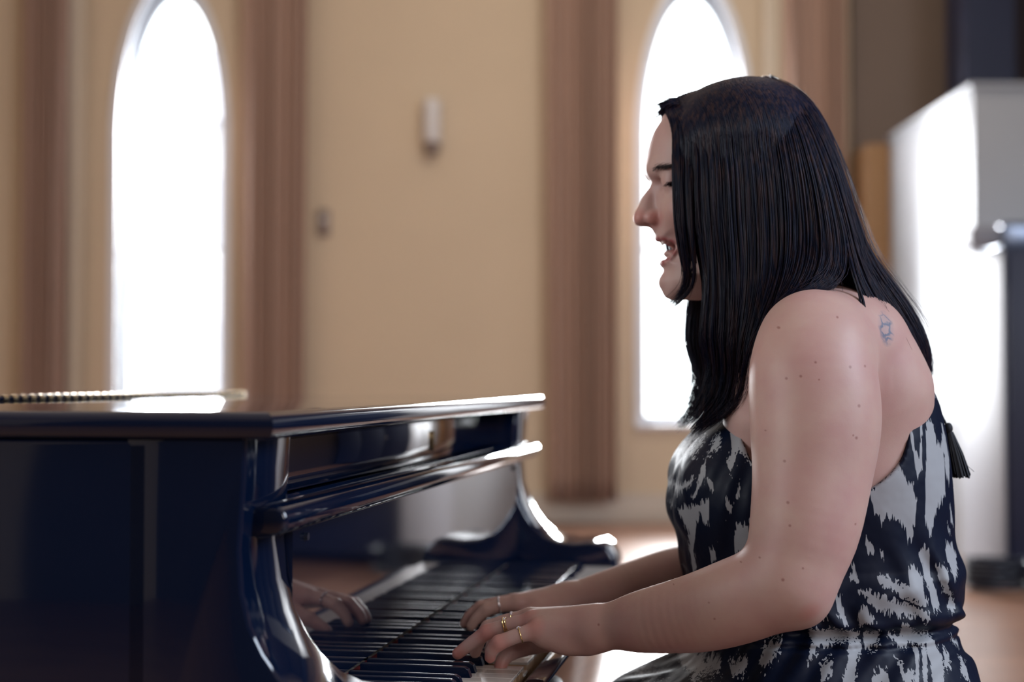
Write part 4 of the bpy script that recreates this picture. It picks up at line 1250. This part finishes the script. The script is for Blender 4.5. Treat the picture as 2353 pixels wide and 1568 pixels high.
# tassel on the back of the dress
M['tassel'] = mat('black_tassel_thread', (0.006, 0.008, 0.016), 0.7, vary=(60, 0.3, (1, 1, 0.2)))
b = MB()
def P3(px, py, d): return Vector(at(px, py, d)) - Vector(OFF)
b.tube([P3(2150, 930, 1.75), P3(2163, 953, 1.75), P3(2174, 975, 1.75)], 0.0014, 6)
b.sphere(P3(2179, 985, 1.75), 0.0055, 14, (1, 1, 1.3))
top, bot = P3(2182, 993, 1.75), P3(2205, 1094, 1.75)
r3 = np.random.default_rng(5)
for i in range(150):
    a = r3.uniform(0, 2 * PI); q = math.sqrt(r3.uniform(0, 1))
    t0 = top + Vector((0.0035 * q * math.cos(a), 0.0035 * q * math.sin(a), 0))
    t1 = bot + Vector((0.0125 * q * math.cos(a), 0.0125 * q * math.sin(a), r3.uniform(-0.003, 0.003)))
    mid = (t0 + t1) / 2 + Vector((0.0015 * math.cos(a), 0.0015 * math.sin(a), 0))
    b.tube([t0, mid, t1], 0.0009, 4)
b.tube([P3(2195, 1050, 1.75), P3(2212, 1062, 1.75), P3(2238, 1084, 1.75)], 0.0003, 4)
b.build('tassel', M['tassel'], woman)['label'] = 'black tassel on a cord'

# ------------------------------------------------------------------ rings
def ring(px, py, d, dirx, R, r, m, n=1, gem=None, name='ring'):
    p = P3(px, py, d)
    ax = (P3(*dirx[0]) - P3(*dirx[1])).normalized()
    b = MB()
    for k in range(n):
        b.torus(p + ax * (0.0028 * k), ax, R + 0.0004 * k, r)
    o = b.build(name, m, woman)
    if gem:
        b = MB()
        up = Vector((0, -0.35, 1)); up = (up - ax * up.dot(ax)).normalized()
        sd = ax.cross(up)
        for g in gem:
            b.sphere(p + up * (R * math.cos(g[0])) + sd * (R * math.sin(g[0])) + ax * g[1], g[2], 10)
        b.build('gemstone', M['stone'], o)
    return o
ring(1196, 1459.5, 1.648, ((1146, 1478, 1.648), (1236, 1450, 1.65)), 0.0094, 0.0007, M['gold'], 1, [(0.2, 0, .0014), (0.05, .0016, .0010), (0.05, -.0016, .0010)])['label'] = 'thin gold ring on the little finger'
ring(1166, 1438.5, 1.675, ((1119, 1453, 1.68), (1224, 1428, 1.67)), 0.0095, 0.0008, M['gold'], 2, [(-0.1, 0.001, .0020)])['label'] = 'double gold ring on the ring finger'
ring(1180, 1426, 1.696, ((1122, 1443, 1.702), (1218, 1420, 1.692)), 0.0097, 0.0008, M['gold'], 1, [(0.0, 0, .0018), (0.25, 0, .0015), (-0.25, 0, .0015)])['label'] = 'gold ring with pale stones'
ring(1148, 1391, 1.868, ((1118, 1400, 1.868), (1190, 1386, 1.868)), 0.0098, 0.0009, M['silver'], 1, [(-0.5, 0, .0016), (-0.2, 0, .0016), (0.1, 0, .0016), (0.5, 0, .0016), (-1.1, 0, .0018)])['label'] = 'silver ring with round stones on the far hand'

# ------------------------------------------------------------------ hair
def strands_mesh(name, P, rad, sides=3):
    """P (n, m, 3) centre lines, rad (n, m): thin three-sided tubes in one mesh."""
    n, m, _ = P.shape
    T = np.gradient(P, axis=1)
    T /= np.linalg.norm(T, axis=2, keepdims=True) + 1e-9
    ref = np.array([0.2, 1.0, 0.1])
    U = np.cross(T, ref); U /= np.linalg.norm(U, axis=2, keepdims=True) + 1e-9
    W = np.cross(T, U)
    V = []
    for k in range(sides):
        a = 2 * PI * k / sides
        V.append(P + (U * math.cos(a) + W * math.sin(a)) * rad[:, :, None])
    V = np.stack(V, 2)                         # n, m, sides, 3
    idx = np.arange(n * m * sides).reshape(n, m, sides)
    Fs = []
    for k in range(sides):
        k2 = (k + 1) % sides
        Fs.append(np.stack([idx[:, :-1, k], idx[:, :-1, k2], idx[:, 1:, k2], idx[:, 1:, k]], -1).reshape(-1, 4))
    return V.reshape(-1, 3), np.concatenate(Fs)

def resample(pts, m):
    P = np.array(pts, dtype=np.float64)
    out = []
    n = len(P)
    for i in range(n - 1):
        p0, p1, p2, p3 = P[max(i - 1, 0)], P[i], P[i + 1], P[min(i + 2, n - 1)]
        for t in np.linspace(0, 1, 8, endpoint=False):
            out.append(0.5 * ((2 * p1) + (-p0 + p2) * t + (2 * p0 - 5 * p1 + 4 * p2 - p3) * t * t + (-p0 + 3 * p1 - 3 * p2 + p3) * t ** 3))
    out.append(P[-1]); out = np.array(out)
    s = np.concatenate([[0], np.cumsum(np.linalg.norm(np.diff(out, axis=0), axis=1))]); s /= s[-1]
    u = np.linspace(0, 1, m)
    return np.stack([np.interp(u, s, out[:, k]) for k in range(3)], 1)

MS = 30
def guide(pts): return resample([at(*p) for p in pts], MS)
R0 = YM - 0.004
front_lock = [
 guide([(1520, 240, R0), (1536, 264, 1.755), (1545, 300, 1.742), (1547, 400, 1.725), (1552, 500, 1.720), (1565, 580, 1.722), (1576, 632, 1.727), (1571, 664, 1.733), (1548, 688, 1.742)]),
 guide([(1532, 233, R0), (1556, 270, 1.745), (1568, 320, 1.732), (1572, 420, 1.716), (1578, 520, 1.712), (1588, 590, 1.715), (1592, 640, 1.720), (1580, 668, 1.728), (1553, 694, 1.738)]),
 guide([(1545, 228, R0), (1575, 275, 1.740), (1590, 340, 1.725), (1596, 450, 1.706), (1598, 540, 1.702), (1602, 600, 1.706), (1601, 645, 1.715), (1588, 675, 1.725), (1560, 700, 1.735)])]
main_hair = [
 guide([(1548, 227, R0), (1585, 280, 1.735), (1602, 350, 1.712), (1605, 450, 1.702), (1610, 540, 1.700), (1626, 630, 1.700), (1622, 700, 1.695), (1618, 770, 1.695), (1636, 830, 1.70), (1622, 900, 1.70), (1606, 930, 1.705)]),
 guide([(1575, 215, R0), (1612, 275, 1.732), (1630, 360, 1.702), (1638, 480, 1.690), (1648, 600, 1.688), (1650, 700, 1.686), (1650, 780, 1.686), (1660, 850, 1.69), (1648, 915, 1.695), (1590, 985, 1.70)]),
 guide([(1610, 205, R0), (1655, 270, 1.728), (1675, 370, 1.694), (1682, 500, 1.684), (1690, 620, 1.680), (1688, 720, 1.676), (1682, 800, 1.678), (1686, 870, 1.685), (1668, 930, 1.69), (1600, 992, 1.695)]),
 guide([(1655, 193, R0), (1705, 262, 1.724), (1728, 370, 1.688), (1738, 500, 1.678), (1742, 620, 1.672), (1730, 720, 1.664), (1712, 800, 1.664), (1708, 870, 1.672), (1692, 930, 1.68), (1640, 965, 1.69)]),
 guide([(1700, 185, R0), (1758, 255, 1.720), (1785, 370, 1.684), (1798, 500, 1.672), (1795, 610, 1.664), (1770, 700, 1.648), (1738, 790, 1.648), (1722, 860, 1.66), (1712, 910, 1.67), (1690, 945, 1.68)]),
 guide([(1728, 180, R0), (1800, 250, 1.718), (1838, 370, 1.682), (1858, 500, 1.668), (1856, 590, 1.656), (1828, 660, 1.636), (1775, 722, 1.632), (1748, 780, 1.645), (1735, 830, 1.655), (1722, 870, 1.665)])]
shoulder_hair = [main_hair[-1],
 guide([(1740, 178, R0), (1820, 250, 1.718), (1868, 370, 1.684), (1897, 500, 1.666), (1905, 590, 1.652), (1886, 640, 1.638), (1838, 672, 1.622), (1785, 708, 1.625), (1760, 745, 1.64)]),
 guide([(1748, 178, R0), (1835, 250, 1.720), (1890, 370, 1.688), (1926, 500, 1.670), (1938, 590, 1.656), (1928, 640, 1.642), (1890, 664, 1.630), (1840, 676, 1.622), (1800, 694, 1.63)])]
back_hair = [
 guide([(1752, 178, R0), (1840, 250, 1.722), (1898, 370, 1.692), (1938, 500, 1.676), (1958, 590, 1.664), (1972, 650, 1.655), (2000, 705, 1.65), (2032, 762, 1.655), (2064, 822, 1.665), (2094, 884, 1.675)]),
 guide([(1758, 178, R0), (1845, 240, 1.730), (1905, 350, 1.705), (1945, 480, 1.694), (1972, 585, 1.686), (2005, 655, 1.675), (2045, 720, 1.670), (2080, 785, 1.674), (2100, 840, 1.682), (2110, 888, 1.69)]),
 guide([(1765, 178, R0), (1850, 230, 1.745), (1912, 345, 1.730), (1955, 480, 1.722), (1988, 580, 1.715), (2030, 650, 1.705), (2078, 720, 1.70), (2112, 790, 1.70), (2124, 845, 1.705), (2126, 888, 1.71)]),
 guide([(1772, 180, YM), (1855, 225, 1.775), (1920, 345, 1.770), (1962, 475, 1.765), (2000, 575, 1.76), (2048, 640, 1.755), (2098, 710, 1.75), (2130, 780, 1.745), (2140, 835, 1.742), (2136, 880, 1.74)])]
HEADX = at(1700, 400, YM)
def family(gs, n, spread, clump, tip, seed, r0=0.00055, curl=0.0, depth=0.02):
    """n strands blended between neighbouring guides, layered inwards, gathered in locks."""
    r = np.random.default_rng(seed)
    G = np.stack(gs)                          # k, MS, 3
    k = len(gs)
    s = r.uniform(0, k - 1, n)
    nl = max(3, int(n / clump))
    lockc = np.sort(r.uniform(0, k - 1, nl))
    li = np.abs(s[:, None] - lockc[None, :]).argmin(1)
    lc = lockc[li]
    u = np.linspace(0, 1, MS)
    sc_ = s[:, None] + (lc - s)[:, None] * (0.75 * u[None, :] ** 1.6)
    i0 = np.clip(np.floor(sc_).astype(int), 0, k - 2)
    t = sc_ - i0
    ui = np.arange(MS)[None, :].repeat(n, 0)
    P = G[i0, ui] * (1 - t)[:, :, None] + G[i0 + 1, ui] * t[:, :, None]
    dep = r.uniform(0, 1, n) ** 1.5 * depth
    cen = np.array([HEADX[0], YM])
    P[:, :, 1] += dep[:, None] * np.clip(u * 4, 0.15, 1)[None, :]
    P[:, :, 2] -= (dep * 0.3)[:, None]
    lk = r.normal(0, 1, (nl, 3))[li]
    P += lk[:, None, :] * (0.0022 * u[None, :, None] ** 0.8) * np.array([1, 0.8, 0.2])
    ph = r.uniform(0, 2 * PI, (nl,))[li] + r.normal(0, 0.3, n)
    fr = r.uniform(1.2, 2.4, (nl,))[li]
    wv = np.sin(u[None, :] * fr[:, None] * 2 * PI + ph[:, None]) * u[None, :] ** 2
    P[:, :, 0] += wv * (0.0012 + curl)
    P[:, :, 1] += np.cos(u[None, :] * fr[:, None] * 2 * PI + ph[:, None]) * u[None, :] ** 2 * (0.001 + curl * .6)
    P += r.normal(0, spread, (n, 1, 3)) * (0.3 + u[None, :, None])
    stray = r.uniform(0, 1, n) < 0.03
    P[stray] += (r.normal(0, 0.006, (stray.sum(), 1, 3)) * (u[None, :, None] ** 2))
    ends = 1 - r.uniform(0, tip, n)           # shorten
    uu = u[None, :] * ends[:, None]
    x = uu * (MS - 1); a = np.clip(np.floor(x).astype(int), 0, MS - 2); f = (x - a)[:, :, None]
    ni = np.arange(n)[:, None]
    P = P[ni, a] * (1 - f) + P[ni, a + 1] * f
    rad = r0 * (1 - 0.75 * u[None, :] ** 3) * r.uniform(0.7, 1.3, (n, 1))
    return P, rad
def mirror(P):
    P = P.copy(); P[..., 1] = 2 * YM - P[..., 1]; return P
def sheet(gs, inset, cut=1.0, nn=14):
    """A closed-looking underlayer so that no scalp or background shows between the strands."""
    G = np.stack(gs); k = len(gs)
    s = np.linspace(0, k - 1, (k - 1) * nn + 1)
    i0 = np.clip(np.floor(s).astype(int), 0, k - 2); t = (s - i0)[:, None, None]
    P = G[i0] * (1 - t) + G[i0 + 1] * t
    m = int(MS * cut)
    P = P[:, :m].copy()
    u = np.linspace(0, 1, m)
    P[:, :, 1] += inset * np.clip(u * 5, 0.2, 1)[None, :]
    P[:, :, 2] -= 0.0015
    n = len(s)
    idx = np.arange(n * m).reshape(n, m)
    Fq = np.stack([idx[:-1, :-1], idx[1:, :-1], idx[1:, 1:], idx[:-1, 1:]], -1).reshape(-1, 4)
    return P.reshape(-1, 3), Fq
SC = np.array(at(1712, 372, YM)); SR = np.array((0.1085, 0.0945, 0.1045))
def hug(P, extra=0.0):
    """Lay the hair over the dome of the head: above ear height it keeps at least the dome's half width."""
    q = 1 - ((P[..., 0] - SC[0]) / 0.1125) ** 2 - (np.maximum(P[..., 2] - SC[2], 0) / 0.1065) ** 2
    w = 0.101 * np.sqrt(np.maximum(q, 0)) - np.asarray(extra) * np.clip(np.maximum(q, 0) * 3, 0, 1)
    fade = np.clip((P[..., 2] - (SC[2] - 0.035)) / 0.05, 0, 1)
    off = P[..., 1] - YM
    near = np.median(off, axis=-1, keepdims=True) < 0 if P.ndim == 3 else (off < 0)
    a = np.abs(off)
    tgt = a + (np.maximum(a, w) - a) * fade
    R_ = P.copy()
    R_[..., 1] = YM + np.where(near, -tgt, tgt)
    return R_
temple = [front_lock[-1], main_hair[0]]
fam = [family(front_lock, 500, 0.0008, 40, 0.10, 1, depth=0.010),
       family(main_hair, 4200, 0.0010, 40, 0.13, 2, curl=0.0018, depth=0.030),
       family(shoulder_hair, 1500, 0.0010, 40, 0.12, 3, depth=0.022),
       family(back_hair, 2600, 0.0010, 40, 0.12, 4, depth=0.030),
       family([resample(g[:17], MS) for g in temple], 420, 0.0008, 40, 0.35, 5, depth=0.012)]
f2 = [family(front_lock, 300, 0.0008, 40, 0.10, 11, depth=0.012),
      family(main_hair, 2000, 0.0012, 40, 0.16, 12, curl=0.002, depth=0.030),
      family(shoulder_hair, 700, 0.0010, 40, 0.12, 13, depth=0.022),
      family(back_hair, 1200, 0.0010, 40, 0.12, 14, depth=0.030),
      family([resample(g[:17], MS) for g in temple], 200, 0.0008, 40, 0.35, 15, depth=0.012)]
fam += [(mirror(P), rd) for P, rd in f2]
# flyaway hairs
fly = family(main_hair + back_hair[:2], 70, 0.004, 4, 0.2, 21, r0=0.0003, curl=0.004, depth=0.0)
fam.append(fly)
fly2 = family(back_hair, 60, 0.005, 4, 0.1, 22, r0=0.0003, curl=0.005, depth=0.0); fly2[0][:, :, 0] += 0.006 * np.linspace(0, 1, MS)[None, :]
fam.append(fly2)
# loose wisp in front of the shoulder blade
wisp = [guide([(1940, 560, 1.668), (1955, 620, 1.645), (1972, 675, 1.632), (1978, 720, 1.622), (1998, 768, 1.622), (2036, 812, 1.63)]),
        guide([(1946, 560, 1.668), (1962, 620, 1.645), (1982, 680, 1.632), (1992, 725, 1.624), (2010, 770, 1.624), (2038, 812, 1.63)])]
fam.append(family(wisp, 45, 0.0005, 20, 0.25, 31, depth=0.002))
# short hairs standing up at the brow
tuft = [guide([(1560, 224, YM), (1540, 226, YM - .004), (1527, 230, YM - .006), (1519, 234, YM - .008)]), guide([(1560, 240, 1.765), (1540, 246, 1.765), (1524, 256, 1.765), (1519, 262, 1.768)])]
fam.append(family(tuft, 260, 0.0010, 20, 0.5, 41, depth=0.008))
fam.append((mirror(fam[-1][0]), fam[-1][1]))
Vs, Fs_ = [], []
base = 0
for P, rd in fam:
    P = hug(P, rng.uniform(0.0, 0.004, (len(P), 1)))
    v, f = strands_mesh('hair', P - OFF, rd)
    Vs.append(v); Fs_.append(f + base); base += len(v)
for gs, inset, cut, cutf in ((front_lock, 0.004, 0.80, 0.60), (main_hair, 0.009, 0.84, 0.62), (shoulder_hair, 0.008, 0.9, 0.8), (back_hair, 0.010, 0.93, 0.9), (temple, 0.004, 0.50, 0.5)):
    for mir in (False, True):
        v, f = sheet(gs, inset, cutf if mir else cut)
        v = hug(v, 0.006)
        if mir: v = mirror(v)
        Vs.append(v - OFF); Fs_.append(f + base); base += len(v)
# crown cap
cv, cf = [], []
c0 = np.array(at(1712, 372, YM))
nu, nw = 48, 24
for i in range(nu + 1):
    th = PI * i / nu
    for j in range(nw + 1):
        ph = PI * (j / nw) - PI / 2
        cv.append(c0 + np.array([-math.cos(th) * 0.1035 * math.cos(ph), math.sin(ph) * 0.0885, math.sin(th) * 0.1000 * math.cos(ph)]))
for i in range(nu):
    for j in range(nw):
        a = i * (nw + 1) + j
        cf.append((a, a + 1, a + nw + 2, a + nw + 1))
Vs.append(np.array(cv) - OFF); Fs_.append(np.array(cf) + base); base += len(cv)
hme = np_mesh('hair', np.concatenate(Vs), np.concatenate(Fs_))
def hair_mat():
    m = bpy.data.materials.new('dark_brown_hair')
    m.use_nodes = True
    nt = m.node_tree; N = nt.nodes; Lk = nt.links
    b = N['Principled BSDF']
    b.inputs['Roughness'].default_value = 0.34
    b.inputs['Specular IOR Level'].default_value = 0.16
    tc = N.new('ShaderNodeTexCoord')
    mp = N.new('ShaderNodeMapping'); mp.inputs['Scale'].default_value = (260, 200, 6)
    nz = N.new('ShaderNodeTexNoise'); nz.inputs['Scale'].default_value = 1; nz.inputs['Detail'].default_value = 3
    Lk.new(tc.outputs['Object'], mp.inputs[0]); Lk.new(mp.outputs[0], nz.inputs['Vector'])
    cr = N.new('ShaderNodeValToRGB')
    cr.color_ramp.elements[0].position = 0.45; cr.color_ramp.elements[0].color = (0.0040, 0.0062, 0.022, 1)
    cr.color_ramp.elements[1].position = 0.80; cr.color_ramp.elements[1].color = (0.062, 0.032, 0.030, 1)
    Lk.new(nz.outputs['Fac'], cr.inputs[0])
    Lk.new(cr.outputs[0], b.inputs['Base Color'])
    return m
M['hair'] = hair_mat()
hair = obj('hair', hme, M['hair'], woman, True)
hair['label'] = 'long straight dark brown hair'

# eyebrows and lashes
def side_strands(segs, n, r0, seed, jit):
    r = np.random.default_rng(seed); out = []
    for i in range(n):
        t = r.uniform(0, 1)
        out.append([np.array(p) for p in segs(t, r)])
    return np.stack([resample(p, 6) for p in out])
def brow(t, r):
    x0, z0 = at(1494 + 50 * t, 397 + r.normal(0, 3.0 - 1.2 * t), YM)[0::2]
    y0 = surf_y(V, x0, z0, 0.003) - 0.0003
    x1, z1 = x0 + 0.006, z0 + 0.0010
    y1 = surf_y(V, x1, z1, 0.003) - 0.0008
    return [(x0, y0, z0), ((x0 + x1) / 2, min(y0, y1) - 0.0004, (z0 + z1) / 2 + 0.0008), (x1, y1, z1)]
def lash(t, r):
    x0, z0 = at(1522 + 28 * t, 433 - 1.5 * t + r.normal(0, 1.2), YM)[0::2]
    y0 = surf_y(V, x0, z0, 0.003)
    L_ = 0.0085 + r.normal(0, 0.0012)
    return [(x0, y0 + 0.0006, z0), (x0 - 0.002, y0 - L_ * 0.45, z0 - 0.0030), (x0 - 0.0050, y0 - L_ * 0.75, z0 - 0.0046)]
M['brow'] = mat('brow_hair', (0.022, 0.013, 0.016), 0.6, vary=(200, 0.3, (1, 1, 1)))
for nm, fn, cnt, rr in (('eyebrow', brow, 150, 0.00034), ('eyelashes', lash, 80, 0.00042)):
    P = side_strands(fn, cnt, rr, 3, 0)
    rad = rr * (1 - 0.7 * np.linspace(0, 1, 6))[None, :].repeat(cnt, 0)
    for mir in (False, True):
        PP = mirror(P) if mir else P
        v, f = strands_mesh(nm, PP - OFF, rad)
        obj(nm, np_mesh(nm, v, f), M['brow'] if nm == 'eyebrow' else M['hair'], woman, True)
